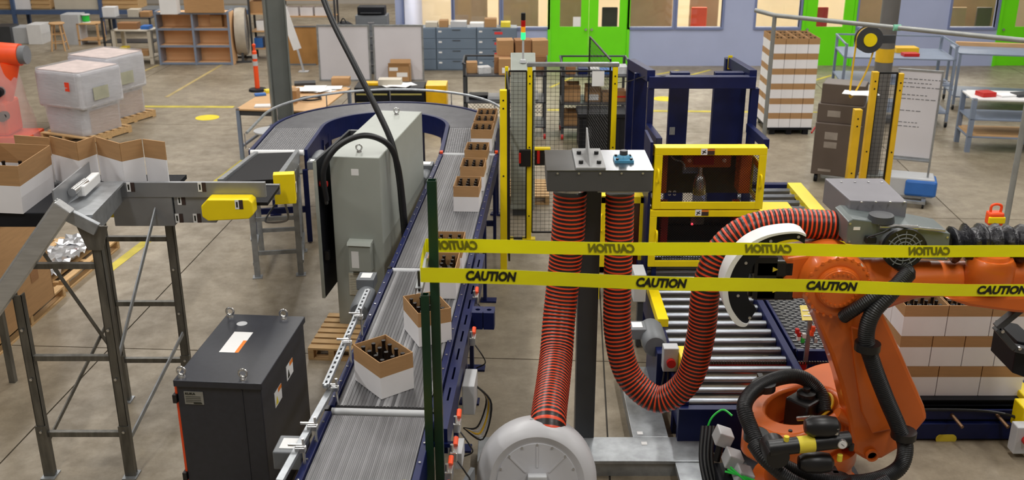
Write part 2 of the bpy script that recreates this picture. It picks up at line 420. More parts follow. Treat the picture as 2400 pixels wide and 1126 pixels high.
def straight(label, y0, y1, bm, legs, ribs=26, lift=0., rh=.005):
    t = thing('belt_conveyor', label, 'conveyor', (CX, CY, 0), CRZ)
    sweep(MB(), [(0, y0 + .03, HB + lift), (0, y1 - .03, HB + lift)], [(1, 0)] * 2, comb(BW, ribs, rh)).build('belt', bm, t)
    bo = t.children[0]; rnd = random.Random(ribs + int(-y0 * 10)); pick = [rnd.choice((0, 0, 1, 1, 2)) for _ in range(ribs + 1)]
    for pg in bo.data.polygons: pg.material_index = pick[max(0, min(ribs, int((pg.center.x + BW / 2) / (BW / ribs))))]
    for sx in (-1, 1):
        prof = [(sx * .35, -.19), (sx * .35, .018), (sx * .40, .018), (sx * .40, -.19)]
        rl = sweep(MB(), [(0, y0, HB), (0, y1, HB)], [(1, 0)] * 2, prof).build('side_rail', NAVY, t, bevel=.004)
        mb = MB(); k = y0 + .12
        while k < y1:
            mb.lathe([(.0, 0), (.009, 0), (.009, .008), (0, .008)], 8, (sx * .375, k, HB + .018)); k += .24
        stuff(mb.build('bolts', ZINC, rl, True))
    k = y0 + .4
    while k < y1: MB().bb(-.36, .36, k, k + .05, HB - .17, HB - .1).build('cross_member', NAVY, t); k += .9
    for ly in legs:
        for sx in (-1, 1):
            lg = MB().bb(sx * .345, sx * .385, ly - .04, ly + .04, .02, HB - .12).build('leg', NAVY, t)
            MB().bb(sx * .31, sx * .50, ly - .06, ly + .06, 0, .02).build('foot_plate', NAVY, lg)
        MB().bb(-.35, .35, ly - .02, ly + .02, .35, .42).build('stretcher', NAVY, t)
    return t
def end_roller(t, y, caps=True):
    MB().cyl((-.36, y, HB - .012), (.36, y, HB - .012), .03, 16).build('end_roller', GREYLT, t, True)
    for sx in (-1, 1): MB().box((sx * .39, y, HB - .0), (.03, .06, .05)).build('roller_cap', BLACK, t)
def motor(t, c, r, L, rz, junction):
    m = MB(); x, y, z = c
    m.lathe([(0, -L / 2), (r * .8, -L / 2), (r * .95, -L / 2 + .02), (r, -L * .25), (r, L * .35), (r * .9, L / 2 - .01), (r * .4, L / 2), (0, L / 2)], 20, c, 'Y')
    mo = m.build('motor', GREYMID, t, True)
    if junction:
        j = MB().box((x + junction[0], y + junction[1], z + junction[2]), (.17, .2, .11)).build('junction_box', GREYMID, mo, bevel=.008)
        MB().box((x + junction[0], y + junction[1], z + junction[2] + .058), (.1, .12, .004)).build('rating_label', STICK, mo)
    return mo
# --- the three straight runs
cA = straight('belt conveyor run with plain grey belt beside the white blower', -9.3, -6.86, [mat('dark_belt_rib_%d' % k, s2l(v, v, v + 2), .42, 0, .1, 5, spec=.5) for k, v in enumerate((98, 106, 118))], (-7.2, -9.0), 52, 0., .0025)
BELTS = [mat('streaked_belt_rib_%d' % k, s2l(v, v, v + 2), .42, 0, .1, 5, spec=.5) for k, v in enumerate((80, 96, 138))]
cB = straight('middle belt conveyor run with streaked grey belt carrying the skewed cartons', -6.78, -4.14, BELTS, (-4.45, -5.3), 26, 0., .004)
cC = straight('long belt conveyor run between grey cabinet and yellow fence post', -4.10, 0, [mat('pale_belt_rib_%d' % k, s2l(v, v, v + 2), .42, 0, .1, 5, spec=.5) for k, v in enumerate((98, 106, 118))], (-3.75, -2.0, -.3), 26)
end_roller(cA, -6.82); end_roller(cB, -4.12); end_roller(cC, .02)
# right-hand outrigger channel, brackets, sensors of the middle run
oc_ = MB().bb(.41, .448, -7.0, -3.6, HB - .22, HB - .02).bb(.464, .5, -7.0, -3.6, HB - .22, HB - .02); ye = -7.0
for k in range(9): oc_.bb(.448, .464, ye, -6.6 + k * .33, HB - .22, HB - .02); ye = -6.4 + k * .33
oc_.bb(.448, .464, ye, -3.6, HB - .22, HB - .02).build('outer_channel', NAVY, cB)
br_ = MB()                      # bracket with two real bored holes
for k in (-1, 1):
    rc_, hc_ = [], []
    for q in range(16):
        a = 2 * math.pi * (q + .5) / 16; ca, sa = math.cos(a), math.sin(a); f_ = 1 / max(abs(ca) / .05, abs(sa) / .07)
        rc_.append((.6 + k * .05 + ca * f_, -5.05 + sa * f_)); hc_.append((.6 + k * .05 + .022 * ca, -5.05 + .022 * sa))
    br_.prism(rc_, HB - .14, HB + .02, 'Z', hc_)
br = br_.build('side_bracket', NAVY, cB)
def sensor(t, x, y, z):
    a = MB().box((x, y, z + .02), (.05, .1, .07)).build('photo_sensor', ZINC, t, bevel=.005)
    MB().cyl((x + .005, y + .04, z + .06), (x + .005, y + .1, z + .085), .018, 10).build('sensor_head', ORSAFE, a, True)
    MB().cyl((x - .01, y - .03, z + .05), (x - .01, y - .03, z + .11), .012, 8).build('mount_post', ZINC, a, True)
    MB().tube(spline([(x, y, z), (x + .08, y - .04, z - .1), (x + .1, y + .04, z - .22), (x + .02, y + .1, z - .3)], 5), .006, 6).build('sensor_cable', RUB, a, True)
for (x, y, z) in ((.54, -5.45, HB - .1), (.50, -4.7, HB - .05)): sensor(cB, x, y, z)
for (x, y, z) in ((.57, -6.98, HB - .02), (.58, -7.3, HB - .05), (.57, -7.52, HB - .06), (.58, -7.75, HB - .1), (.57, -8.2, HB - .08)): sensor(cA, x, y, z)
MB().box((.6, -7.15, HB - .12), (.05, .2, .12)).build('label_plate', GREYLT, cA)
for y_ in (-7.0, -7.6, -8.1): MB().bb(.39, .56, y_ - .02, y_ + .02, HB - .16, HB - .13).build('sensor_arm', NAVY, cA)
MB().bb(.545, .56, -8.3, -6.95, HB - .17, HB - .1).build('sensor_rail', NAVY, cA)
jb = MB().box((.56, -5.95, HB - .3), (.1, .3, .26)).build('control_box', GREYLT, cB, bevel=.008)
for k in range(5):
    MB().tube(spline([(.6, -5.85, HB - .3), (.68 + k * .012, -5.8 - k * .02, HB - .45), (.62 + k * .01, -5.95, HB - .62 - k * .03), (.52, -6.1, HB - .55)], 6), .008, 6).build('control_cable', YELD if k == 2 else GREYLT if k % 2 else RUB, jb, True)
pl = MB().box((.64, -7.25, .72), (.03, .36, .5), M=Matrix.Rotation(R(-14), 3, 'Z')).build('side_guard_plate', GREYMID, cA)
# left side: motors, junction boxes, slotted guide struts
motor(cB, (-.58, -4.5, 1.06), .1, .42, 0, (-.02, .3, .1))
motor(cC, (-.52, -.6, 1.1), .09, .4, 0, (0, .22, .08))
motor(cA, (-.62, -8.1, 1.05), .13, .55, 0, (-.14, -.1, 0))
MB().box((-.55, -7.25, 1.16), (.2, .22, .14)).build('junction_box', GREYMID, cA, bevel=.01)
MB().box((-.55, -7.25, 1.232), (.13, .13, .004)).build('rating_label', STICK, cA)
def strut(t, p0, p1, posts, slots=True):
    p0, p1 = Vector(p0), Vector(p1); d = p1 - p0
    mb = MB(); n = int(d.length / .075); sd = d.cross(Vector((0, 0, 1))).normalized() * .0155
    if slots:                   # slotted strut: two flanges tied between real openings
        mb.bar(p0 + sd, p1 + sd, .014, .03).bar(p0 - sd, p1 - sd, .014, .03)
        for k in range(n + 1): c_ = p0 + d * (k / n); mb.bar(c_ - d.normalized() * .019, c_ + d.normalized() * .019, .018, .026)
    else: mb.bar(p0, p1, .045, .03)
    s_ = mb.build('guide_strut', GALV, t)
    for q in posts:
        c_ = p0 + d * q
        a = MB().cyl((c_.x + .05, c_.y, c_.z - .25), (c_.x + .05, c_.y, c_.z + .1), .009, 8).build('strut_post', ZINC, s_, True)
        MB().box((c_.x + .03, c_.y, c_.z + .02), (.07, .045, .035)).build('clamp', ZINC, s_, bevel=.004)
        MB().cyl((c_.x - .05, c_.y, c_.z + .05), (c_.x + .06, c_.y, c_.z + .05), .01, 8).build('clamp_bolt', ZINC, s_, True)
def loc_(p): # world -> conveyor frame
    d = Vector(p) - Vector((CX, CY, 0)); c_, s_ = math.cos(-CRZ), math.sin(-CRZ)
    return Vector((d.x * c_ - d.y * s_, d.x * s_ + d.y * c_, d.z))
strut(cB, loc_(F(862, 682, 1.42)), loc_(F(763, 905, 1.42)), (.34, .62))
strut(cA, loc_(F(780, 905, 1.36)), loc_(F(655, 1130, 1.36)), (.06, .5, .72), False)
# --- curve
t = thing('curved_conveyor', 'navy U-turn belt conveyor with silver outer guide rail behind grey cabinet', 'conveyor', (-1.88, 14.75, 0))
RC = 1.3
path, sides = [], []
for k in range(5): path.append((RC, -1.43 + k * .28, HB)); sides.append((1, 0))
for k in range(49):
    a = math.pi * k / 48; path.append((RC * math.cos(a), RC * math.sin(a), HB)); sides.append((math.cos(a), math.sin(a)))
for k in range(1, 6): path.append((-RC, -k * .26, HB)); sides.append((-1, 0))
sweep(MB(), path, sides, comb(BW, 22)).build('belt', BELTC, t)
xb = MB()                       # cross bars of the modular belt
for i, (p, sd) in enumerate(zip(path[:-1], sides[:-1])):
    for q in range(4):
        f_ = q / 4; pp = Vector(p).lerp(Vector(path[i + 1]), f_); s2_ = Vector((*sd, 0)).lerp(Vector((*sides[i + 1], 0)), f_)
        xb.bar(pp + s2_ * (-BW / 2) + Vector((0, 0, .004)), pp + s2_ * (BW / 2) + Vector((0, 0, .004)), .012, .008)
stuff(xb.build('belt_cross_bar', mat('belt_bar_grey', s2l(104, 104, 108), .5), t))
sweep(MB(), path, sides, [(.35, -.2), (.35, .02), (.40, .02), (.40, -.2)]).build('outer_rail', NAVY, t)
sweep(MB(), path, sides, [(-.35, -.26), (-.35, .03), (-.40, .03), (-.40, -.26)]).build('inner_rail', NAVY, t)
MB().tube([Vector(p) + Vector((s_[0] * .47, s_[1] * .47, .2)) for p, s_ in zip(path[1:-1], sides[1:-1])], .02, 8).build('guide_rail', GALV, t, True)
for i in range(3, len(path), 9):
    p, s_ = Vector(path[i]), Vector((*sides[i], 0))
    MB().tube([p + s_ * .38 + Vector((0, 0, -.05)), p + s_ * .5 + Vector((0, 0, -.02)), p + s_ * .5 + Vector((0, 0, .19))], .009, 6).build('guide_post', ZINC, t, True)
for k, a in enumerate((-10, 25, 60, 95, 130, 165, 190)):
    for rr_ in (RC - .37, RC + .37):
        lg = MB().box((rr_ * math.cos(R(a)), rr_ * math.sin(R(a)), .57), (.07, .07, 1.1), R(a)).build('leg', NAVY, t)
        MB().box((rr_ * math.cos(R(a)), rr_ * math.sin(R(a)), .012), (.16, .12, .024), R(a)).build('foot_plate', NAVY, lg)
MB().cyl((-RC - .36, -1.34, HB + .0), (-RC + .36, -1.34, HB + .0), .04, 16).build('end_roller', WHITE, t, True)
for sx in (-.37, .37): MB().box((RC + sx, -1.42, HB + .02), (.04, .06, .05)).build('sensor_cap', ORSAFE, t)
motor(t, (-RC + .52, -1.15, 1.1), .1, .38, 0, (-.02, -.22, .0))
# round white table-like drum cover beside the curve
p = F(632, 305, .95)
d_ = thing('pedestal_disc', 'round white pedestal top between the H column and curved conveyor', 'stand', (p.x, p.y, 0))
MB().lathe([(0, .91), (.23, .91), (.25, .93), (.25, .95), (0, .95)], 28).build('top', GREYLT, d_, True)
MB().lathe([(.05, 0), (.05, .91)], 14).build('stem', GREYMID, d_, True); MB().lathe([(0, 0), (.2, 0), (.19, .03), (0, .03)], 20).build('base', GREYMID, d_, True)

# --- descending black belt
pa, pb = Vector((-2.53, 9.45, 2.08)), Vector((-3.18, 13.38, 1.26))
dv = (pb - pa); ln = math.hypot(dv.x, dv.y); rz = math.atan2(dv.y, dv.x) - math.pi / 2
t = thing('incline_conveyor', 'sloping black belt conveyor with galvanised sides feeding the curve', 'conveyor', (pa.x, pa.y, 0), rz)
z0_, z1_ = pa.z, pb.z
sweep(MB(), [(0, 0, z0_), (0, ln, z1_)], [(1, 0)] * 2, [(-.235, -.04), (-.235, 0), (.235, 0), (.235, -.04)]).build('belt', BELTB, t)
for sx in (-1, 1):
    sweep(MB(), [(0, 0, z0_), (0, ln, z1_)], [(1, 0)] * 2, [(sx * .245, -.16), (sx * .245, .03), (sx * .30, .03), (sx * .30, -.16)]).build('side_rail', GALV, t, bevel=.004)
zz = lambda y: z0_ + (z1_ - z0_) * y / ln
for ly in (2.65, 3.5):
    for sx in (-1, 1):
        lg = MB().bb(sx * .27 - .035, sx * .27 + .035, ly - .025, ly + .025, .01, zz(ly) - .14).build('leg', GALV, t)
        MB().bb(sx * .27 - .06, sx * .27 + .06, ly - .06, ly + .06, 0, .01).build('foot_plate', GALV, lg)
    for hz_ in (.3, .75): MB().bb(-.27, .27, ly - .015, ly + .015, hz_, hz_ + .05).build('cross_brace', GALV, t)
for sx in (-1, 1):
    MB().bar((sx * .3, 2.65, .18), (sx * .3, 3.5, .26), .03, .04).build('side_brace', GALV, t)
    MB().bar((sx * .3, 2.65, .5), (sx * .3, 3.5, 1.05), .03, .04).build('side_brace', GALV, t)
mb = MB().prism([(0, .0), (.16, .0), (.18, .08), (.18, .24), (.1, .3), (0, .3)], -.1, .1, 'X')
e_ = mb.build('end_guard', YEL, t, bevel=.006, label='yellow guard over the belt end'); e_.location = (.33, -.12, z0_ - .22)
MB().box((.436, -.03, z0_ - .08), (.004, .07, .1)).build('warning_label', STICK, e_)
e_.children[0].location = (-.33, .12, -z0_ + .22)
MB().tube(spline([(.3, .2, z0_ - .3), (.25, 1.2, 1.25), (.0, 2.0, .95), (-.1, 2.6, .8), (.1, 2.9, 1.0)], 6), .012, 8).build('drive_cable', RUB, t, True)
# navy trestle standing next to the incline's low end
MB().bb(.33, .4, ln - .2, ln - .13, .02, 1.05).build('trestle_leg', NAVY, t); MB().bb(-.4, -.33, ln - .2, ln - .13, .02, 1.05).build('trestle_leg', NAVY, t)
MB().bb(-.36, .36, ln - .19, ln - .14, .45, .53).build('trestle_stretcher', NAVY, t)

# ================================================================ raised infeed conveyor at the left
t = thing('infeed_conveyor', 'raised galvanised infeed conveyor on tall steel trestle legs', 'conveyor', (0, 0, 0))
BY = 8.75
zb = 2.2
xl, xr = W(250, 440, BY).x, W(624, 440, BY).x
MB().bb(xl, xr, BY - .04, BY, zb - .05, zb + .09).build('near_side_rail', STEEL, t, bevel=.004)
MB().bb(xl - .6, xr, BY + .5, BY + .54, zb - .2, zb - .10).build('far_side_rail', STEEL, t, bevel=.004)
xm = W(396, 430, BY).x
MB().bb(xl - .3, xm, BY, BY + .5, zb - .04, zb - .001).build('belt', BELTB, t)
MB().bb(xm, xr, BY, BY + .5, zb - .14, zb - .11).build('belt', BELTB, t)
def lbl(u, v, y, wd=.07, ht=.085):
    p = W(u, v, y - .002)
    o = MB().box((-wd * .25, 0, 0), (wd * .5, .003, ht)).mi(1).box((wd * .25, 0, 0), (wd * .5, .003, ht)).mi(2).box((-wd * .25, -.002, 0), (wd * .2, .002, ht * .6)).build('warning_label', [STICK, mat('label_dark', s2l(60, 44, 40), .6), INK], t)
    o.location = p
for u in (306, 473): lbl(u, 439, BY - .042)
MB().bb(W(267, 490, BY).x, W(408, 490, BY).x, BY - .03, BY + .3, W(300, 528, BY).z, zb - .03).build('drive_housing', STEEL, t, bevel=.006)
MB().bb(W(410, 490, BY).x, W(505, 490, BY).x, BY - .01, BY + .25, W(440, 522, BY).z, zb - .03).build('drive_housing', STEEL, t, bevel=.006)
for (u, v) in ((425, 470), (420, 512), (462, 512)): lbl(u, v, BY - .012)
x0_, x1_ = W(488, 490, BY).x, W(606, 490, BY).x; za, zc = W(500, 512, BY - .12).z, W(500, 462, BY - .12).z
g_ = MB().prism([(x0_, za + .04), (x0_ + .05, za), (x1_ - .04, za + .02), (x1_, za + .06), (x1_, zc - .03), (x1_ - .03, zc), (x0_ + .06, zc), (x0_, zc - .06)], BY - .2, BY - .04).build('chain_guard', YEL, t, bevel=.01, label='yellow chain guard')
lbl(560, 480, BY - .2)
MB().bb(W(225, 490, BY).x, W(262, 490, BY).x, BY + .05, BY + .25, W(240, 515, BY).z, W(240, 470, BY).z).build('chain_guard', YEL, t, bevel=.01)
MB().prism([(W(386, 420, 9.6).x, W(386, 420, 9.6).z), (W(425, 424, 9.6).x, W(425, 424, 9.6).z), (W(386, 404, 9.6).x, W(386, 404, 9.6).z)], BY + .56, BY + .6).build('corner_guard', YEL, t)
# far trestle pair (C, D) and near pair (A, B)
def trestle(y, x0, x1, ztop0, ztop1, bars):
    for xx, zt in ((x0, ztop0), (x1, ztop1)):
        lg = MB().bb(xx - .035, xx + .035, y - .012, y + .0, .01, zt).bb(xx - .035, xx - .025, y - .012, y + .06, .01, zt).bb(xx + .025, xx + .035, y - .012, y + .06, .01, zt).build('leg', DSTEEL, t)
        MB().bb(xx - .045, xx + .045, y - .02, y + .01, .01, .5).build('lower_leg', DSTEEL, lg)
        MB().bb(xx - .06, xx + .06, y - .06, y + .08, 0, .012).build('foot_plate', GALV, lg)
        for zz_ in (.45, .95, 1.4):
            if zz_ < zt: MB().lathe([(0, 0), (.012, 0), (.012, -.012), (0, -.012)], 8, (xx, y - .02, zz_), 'Y').build('bolt', ZINC, lg, True)
    for zz_ in bars: MB().bb(x0, x1, y + .005, y + .05, zz_, zz_ + .045).build('cross_bar', DSTEEL, t)
XC, XD, XA, XB = F(296, 940).x, F(447, 940).x, F(118, 1117).x, F(308, 1117).x
YC, YA = F(296, 940).y, F(118, 1117).y
ZV = lambda v, y: W(600, v, y).z
trestle(YC, XC, XD, 2.12, 2.12, (ZV(852, YC), ZV(719, YC), ZV(567, YC)))
trestle(YA, XA, XB, 1.7, 2.28, (ZV(1026, YA), ZV(848, YA), ZV(632, YA)))
MB().bar((XB + .02, YA + .06, ZV(845, YA)), (XD - .05, YC - .05, 2.1), .045, .012, up=(1, 0, 0)).build('diagonal_brace', GALV, t)
MB().bar((XB + .02, YA + .06, .35), (XD + .02, YC - .04, .75), .045, .012, up=(1, 0, 0)).build('diagonal_brace', GALV, t)
MB().bar((XA, YA + .06, .3), (XC, YC - .04, .95), .04, .012, up=(1, 0, 0)).build('diagonal_brace', DSTEEL, t)
MB().bar((XC, YC - .05, .5), (XA + .1, YA + .3, 2.0), .035, .012, up=(1, 0, 0)).build('diagonal_brace', DSTEEL, t)
# sloping aluminium entry rail and tilted transfer channel
q0, q1 = W(-30, 745, YA - .08), W(152, 482, YA - .08)
MB().bar(q0, q1, .1, .14).build('sloping_rail', mat('extruded_aluminium', s2l(196, 198, 200), .35, .7, .1, 6, stretch=(1, 8, 8)), t, bevel=.01)
mb = MB(); n_ = (q1 - q0).cross(Vector((0, 1, 0))).normalized()
if n_.z < 0: n_ = -n_
for k in (-.02, .02): mb.bar(q0 + n_ * .074 + Vector((0, k, 0)), q1 + n_ * .074 + Vector((0, k, 0)), .022, .012)
mb.build('rail_ribs', mat('extruded_aluminium', (1, 1, 1)), t)
c0, c1 = Vector((XB - .16, YA + .02, 2.36)), Vector((xl + .02, BY - .02, 2.28))
MB().bar(c0, c1, .3, .02).build('transfer_plate', GALV, t)
MB().bar(c0 + Vector((-.15, .05, .1)), c1 + Vector((-.15, .02, .09)), .012, .2).build('transfer_fence', STEEL, t)
MB().bar(c0 + Vector((.13, 0, -.09)), c1 + Vector((.1, 0, -.09)), .03, .17).build('transfer_side', GALV, t)
MB().bar(c0.lerp(c1, .45) + Vector((-.06, 0, .08)), c0.lerp(c1, .9) + Vector((-.06, 0, .08)), .07, .09).build('glue_head', WHITE, t, bevel=.01)
MB().cyl(c0.lerp(c1, .35) + Vector((-.1, 0, .1)), c0.lerp(c1, .6) + Vector((-.06, 0, .12)), .035, 12).build('air_cylinder', ZINC, t, True)
MB().box(c0 + Vector((.1, -.06, -.02)), (.24, .05, .1), M=Matrix.Rotation(R(30), 3, 'Y')).build('slotted_bracket', GALV, t, bevel=.005)
MB().bar((XB, YA, 2.26), (XC, YC, 2.12), .05, .1).build('top_rail', DSTEEL, t)
MB().prism([(XB - .06, 2.1), (XB + .06, 2.1), (XB + .12, 2.3), (XB - .12, 2.3)], YA - .03, YA - .015).build('gusset', DSTEEL, t)
MB().bb(-5.2, xl - .3, BY - .55, BY + .6, 2.05, 2.18).build('entry_table', BLKM, t, bevel=.01)
# supports of the entry table at its hidden far side
for yy_ in (BY - .02, BY + .5): MB().bb(-5.1, -5.04, yy_ - .03, yy_ + .03, 0, 2.02).build('table_leg', DSTEEL, t)

# ================================================================ cartons and bottles
def carton_mesh(L, Wd, Hh, band=.42, inner=True, name='carton'):
    mb = MB(); th = .006; zb_ = Hh * (1 - band)
    for (x0, x1, y0, y1) in ((-Wd / 2, Wd / 2, -L / 2, -L / 2 + th), (-Wd / 2, Wd / 2, L / 2 - th, L / 2), (-Wd / 2, -Wd / 2 + th, -L / 2 + th, L / 2 - th), (Wd / 2 - th, Wd / 2, -L / 2 + th, L / 2 - th)):
        mb.mi(1).bb(x0, x1, y0, y1, 0, zb_); mb.mi(0).bb(x0, x1, y0, y1, zb_, Hh)
    mb.mi(0).bb(-Wd / 2 + th, Wd / 2 - th, -L / 2 + th, L / 2 - th, .002, .012)
    return mb
CW, CL, CH = .285, .385, .30
bt = MB().lathe([(.0, .012), (.034, .012), (.036, .03), (.036, .15), (.03, .185), (.015, .215), (.0135, .27), (.016, .272), (.016, .288), (0, .288)], 10)
BOT = None
def fill_bottles(loc, rz, desc, grp, L=CL, Wd=CW, nx=3, ny=4):
    global BOT
    for i in range(nx):
        for j in range(ny):
            lx, ly = (i - (nx - 1) / 2) * (Wd - .02) / nx, (j - (ny - 1) / 2) * (L - .02) / ny
            p = Vector(loc) + Vector((lx * math.cos(rz) - ly * math.sin(rz), lx * math.sin(rz) + ly * math.cos(rz), 0))
            if BOT is None: BOT = bt.build('bottle', GLASSB, None, True); o = BOT
            else: o = BOT.copy(); COL.objects.link(o)
            o.location = p; tag(o, 'dark bottle in ' + desc, 'bottle', 'bottles in ' + grp)
cm = carton_mesh(CL, CW, CH).build('bottle_carton', [KRAFT, WHITEC])
firstc = [True]
def carton(loc, rz, label, grp='cartons riding the conveyor', desc=None, fill=True):
    o = cm if firstc[0] else cm.copy()
    if not firstc[0]: COL.objects.link(o)
    firstc[0] = False
    o.location = loc; o.rotation_euler = (0, 0, rz); tag(o, label, 'carton', grp)
    if fill: fill_bottles(Vector(loc) + Vector((0, 0, .0)), rz, desc, desc)
    return o
ZT = HB + .007 + CH
dirv = Vector((math.sin(-CRZ), math.cos(CRZ), 0))
names = ['farthest of three touching cartons by the yellow fence post', 'middle of three touching cartons by the yellow fence post', 'front one of three touching cartons by the yellow fence post',
         'carton straddling the roller at the end of the curve', 'carton on the belt just past the curve roller', 'carton alone with its white side in full view on the belt']
prev = None
for (u, v, nm) in ((1139, 269, names[0]), (1134, 283.5, names[1]), (1128, 304, names[2]), (1115, 352, names[3]), (1106, 391, names[4]), (1092, 437, names[5])):
    p = F(u, v, ZT) + dirv * (CL / 2)
    if prev is not None and prev - p.y < CL + .008: pass
    prev = p.y
    carton((p.x, p.y, HB + .007), CRZ, 'white and kraft ' + nm, desc='the ' + nm)
for (u, v, nm) in ((1057, 543, 'carton half hidden behind the upper caution tape'), (1042, 592, 'carton between the two caution tapes')):
    p = F(u, v, ZT) - dirv * (CL / 2)
    carton((p.x, p.y, HB + .007), CRZ, 'open bottle ' + nm, desc='the ' + nm)
p = F(1000, 708, ZT); carton((p.x + .0, p.y, HB + .007), R(24), 'skewed white and kraft carton behind the green post', desc='the skewed carton behind the green post')
p = F(897, 817, ZT); carton((p.x, p.y, HB + .007), R(38), 'turned white and kraft carton just before the bright end roller', desc='the turned carton before the end roller')
# carton sleeves standing folded open on the raised infeed conveyor
def sleeve(label, us, zs, yb):
    pts = []
    for (u, v), y in zip(us, yb): p = W(u, v, y); pts.append((p.x, y))
    mb = MB(); h = .42; zb_ = h * .60; th = .012
    for (a, bq) in zip(pts, pts[1:]):
        L_ = math.hypot(bq[0] - a[0], bq[1] - a[1]); rz_ = math.atan2(bq[1] - a[1], bq[0] - a[0]); c_ = ((a[0] + bq[0]) / 2, (a[1] + bq[1]) / 2)
        mb.mi(1).box((c_[0], c_[1], zs + zb_ / 2), (L_, th, zb_), rz_); mb.mi(0).box((c_[0], c_[1], zs + zb_ + (h - zb_) / 2), (L_, th, h - zb_), rz_)
    return tag(mb.build('carton_sleeve', [KRAFT, WHITEC]), label, 'carton', 'carton sleeves standing on the infeed')
zs_ = zb + .0
sleeve('flat white and kraft carton sleeve beside the large open carton', ((44, 380), (123, 380)), zs_, (BY + .36, BY + .27))
sleeve('folded carton sleeve with one shaded face next to the flat sleeve', ((126, 380), (185, 380), (229, 380)), zs_, (BY + .33, BY + .10, BY + .32))
sleeve('folded carton sleeve with wide faces in the middle of the row', ((233, 380), (286, 380), (338, 380)), zs_, (BY + .30, BY + .07, BY + .22))
sleeve('short carton sleeve at the end of the row above the drive housing', ((342, 380), (391, 380)), zs_, (BY + .22, BY + .12))
LC = carton_mesh(.66, .46, .42, .42).build('large_carton', [KRAFT, WHITEC]); LC.location = (-4.36, 8.5, 2.191); LC.rotation_euler = (0, R(3), R(1))
tag(LC, 'large open white and kraft carton of bottles on the entry table', 'carton')
fill_bottles(LC.location, 0, 'the large open carton on the entry table', 'the large open carton', .66, .46)

p = F(946, 1124, 1.36)
t = thing('yellow_dome_cover', 'yellow domed cover resting on the plain grey belt', 'cover', (p.x, p.y - .1, HB + .004))
MB().lathe([(0, 0), (.15, 0), (.15, .03), (.13, .08), (.08, .11), (0, .12)], 24).build('dome', YEL, t, True)
MB().lathe([(.15, 0), (.17, 0), (.17, .012), (.15, .012)], 24).build('rim', YELD, t, True)
def text_mesh(txt, shear=.2, bold=.05):
    c_ = bpy.data.curves.new('lettering', 'FONT'); c_.body = txt; c_.shear = shear; c_.offset = bold; c_.extrude = .004; c_.resolution_u = 3
    o = bpy.data.objects.new('lettering', c_); COL.objects.link(o)
    dg = bpy.context.evaluated_depsgraph_get(); me = bpy.data.meshes.new_from_object(o.evaluated_get(dg))
    bpy.data.objects.remove(o)
    xs = [v.co.x for v in me.vertices]; ys = [v.co.y for v in me.vertices]
    for v in me.vertices: v.co.x = (v.co.x - min(xs)) / (max(xs) - min(xs)); v.co.y = (v.co.y - (min(ys) + max(ys)) / 2) / (max(ys) - min(ys))
    return me
# ================================================================ cabinets
def ring(c, r, tr, n=14, plane='XZ'):
    pts = []
    for k in range(n):
        a = 2 * math.pi * k / n
        pts.append((c[0] + (r * math.cos(a) if plane == 'XZ' else 0), c[1] + (0 if plane == 'XZ' else r * math.cos(a)), c[2] + r * math.sin(a)))
    return MB().tube(pts, tr, 8, closed=True)
def eye_bolt(t, x, y, z, s=1., pl_='XZ'):
    e = ring((x, y, z + .045 * s), .028 * s, .009 * s, plane=pl_).build('eye_bolt', ZINC, t, True)
    MB().lathe([(0, z), (.026 * s, z), (.022 * s, z + .014), (0, z + .018)], 12, (x, y, 0)).build('eye_bolt_collar', ZINC, e, True)
HD = 1.25
a_, b_, c_, d_ = F(405, 893, HD), F(612, 900, HD), F(530, 738, HD), F(717, 740, HD)
w_ = ((b_ - a_).length + (d_ - c_).length) / 2; l_ = ((c_ - a_).length + (d_ - b_).length) / 2
rz = math.atan2((c_ - a_ + d_ - b_).y, (c_ - a_ + d_ - b_).x) - math.pi / 2
ctr = (a_ + b_ + c_ + d_) / 4
t = thing('robot_controller_cabinet', 'black steel control cabinet with lifting eyes and warning labels', 'cabinet', (ctr.x, ctr.y, 0), rz)
hw, hl = w_ / 2, l_ / 2
MB().bb(-hw + .015, hw - .015, -hl + .02, hl - .015, .06, HD - .05).build('body', SLATE, t, bevel=.008)
MB().bb(-hw, hw, -hl, hl, HD - .055, HD).build('lid', [SLATE], t, bevel=.006)
MB().bb(-hw + .03, hw - .03, -hl + .05, hl - .05, 0, .06).build('plinth', SLATE, t)
MB().bb(hw * .52, hw * .535, -hl + .014, -hl + .02, .08, HD - .07).build('panel_edge', SLATE, t)
MB().bb(-hw - .006, -hw + .012, -hl + .03, -hl + .06, .08, HD - .06).build('door_edge', ORSAFE, t, label='thin orange door edge')
for z_ in (HD - .2, .35): MB().bb(-hw - .02, -hw + .012, -hl, -hl + .07, z_, z_ + .07).build('hinge', BLACK, t)
for (x, y) in ((-hw + .05, -hl + .06), (hw - .16, -hl + .06), (-hw + .05, hl - .06), (hw - .17, hl - .06)): eye_bolt(t, x, y, HD, 1.15)
MB().bb(-.16, .0, -.12, .26, HD, HD + .002).mi(1).bb(-.03, .0, -.12, .1, HD + .001, HD + .003).build('lid_label', [STICK, STICKO], t)
MB().lathe([(0, HD), (.045, HD), (.045, HD + .003), (0, HD + .003)], 20, (-.15, .42, 0)).build('lid_plug', GREYLT, t)
np_ = MB().bb(-hw + .07, -hw + .22, -hl + .014, -hl + .02, HD - .21, HD - .1).build('name_plate', mat('plate_grey', s2l(150, 150, 145), .4, .4), t)
kt = text_mesh('KUKA', 0., .03)
for v in kt.vertices: v.co = Vector((-hw + .08 + v.co.x * .08, -hl + .012 - (.001 if v.co.z > 0 else 0), HD - .117 + v.co.y * .02))
kt.materials.clear(); kt.materials.append(INK); ko = bpy.data.objects.new('lettering', kt); COL.objects.link(ko); ko.parent = np_
mb = MB().bb(-hw + .14, -hw + .205, -hl + .011, -hl + .014, HD - .204, HD - .195)
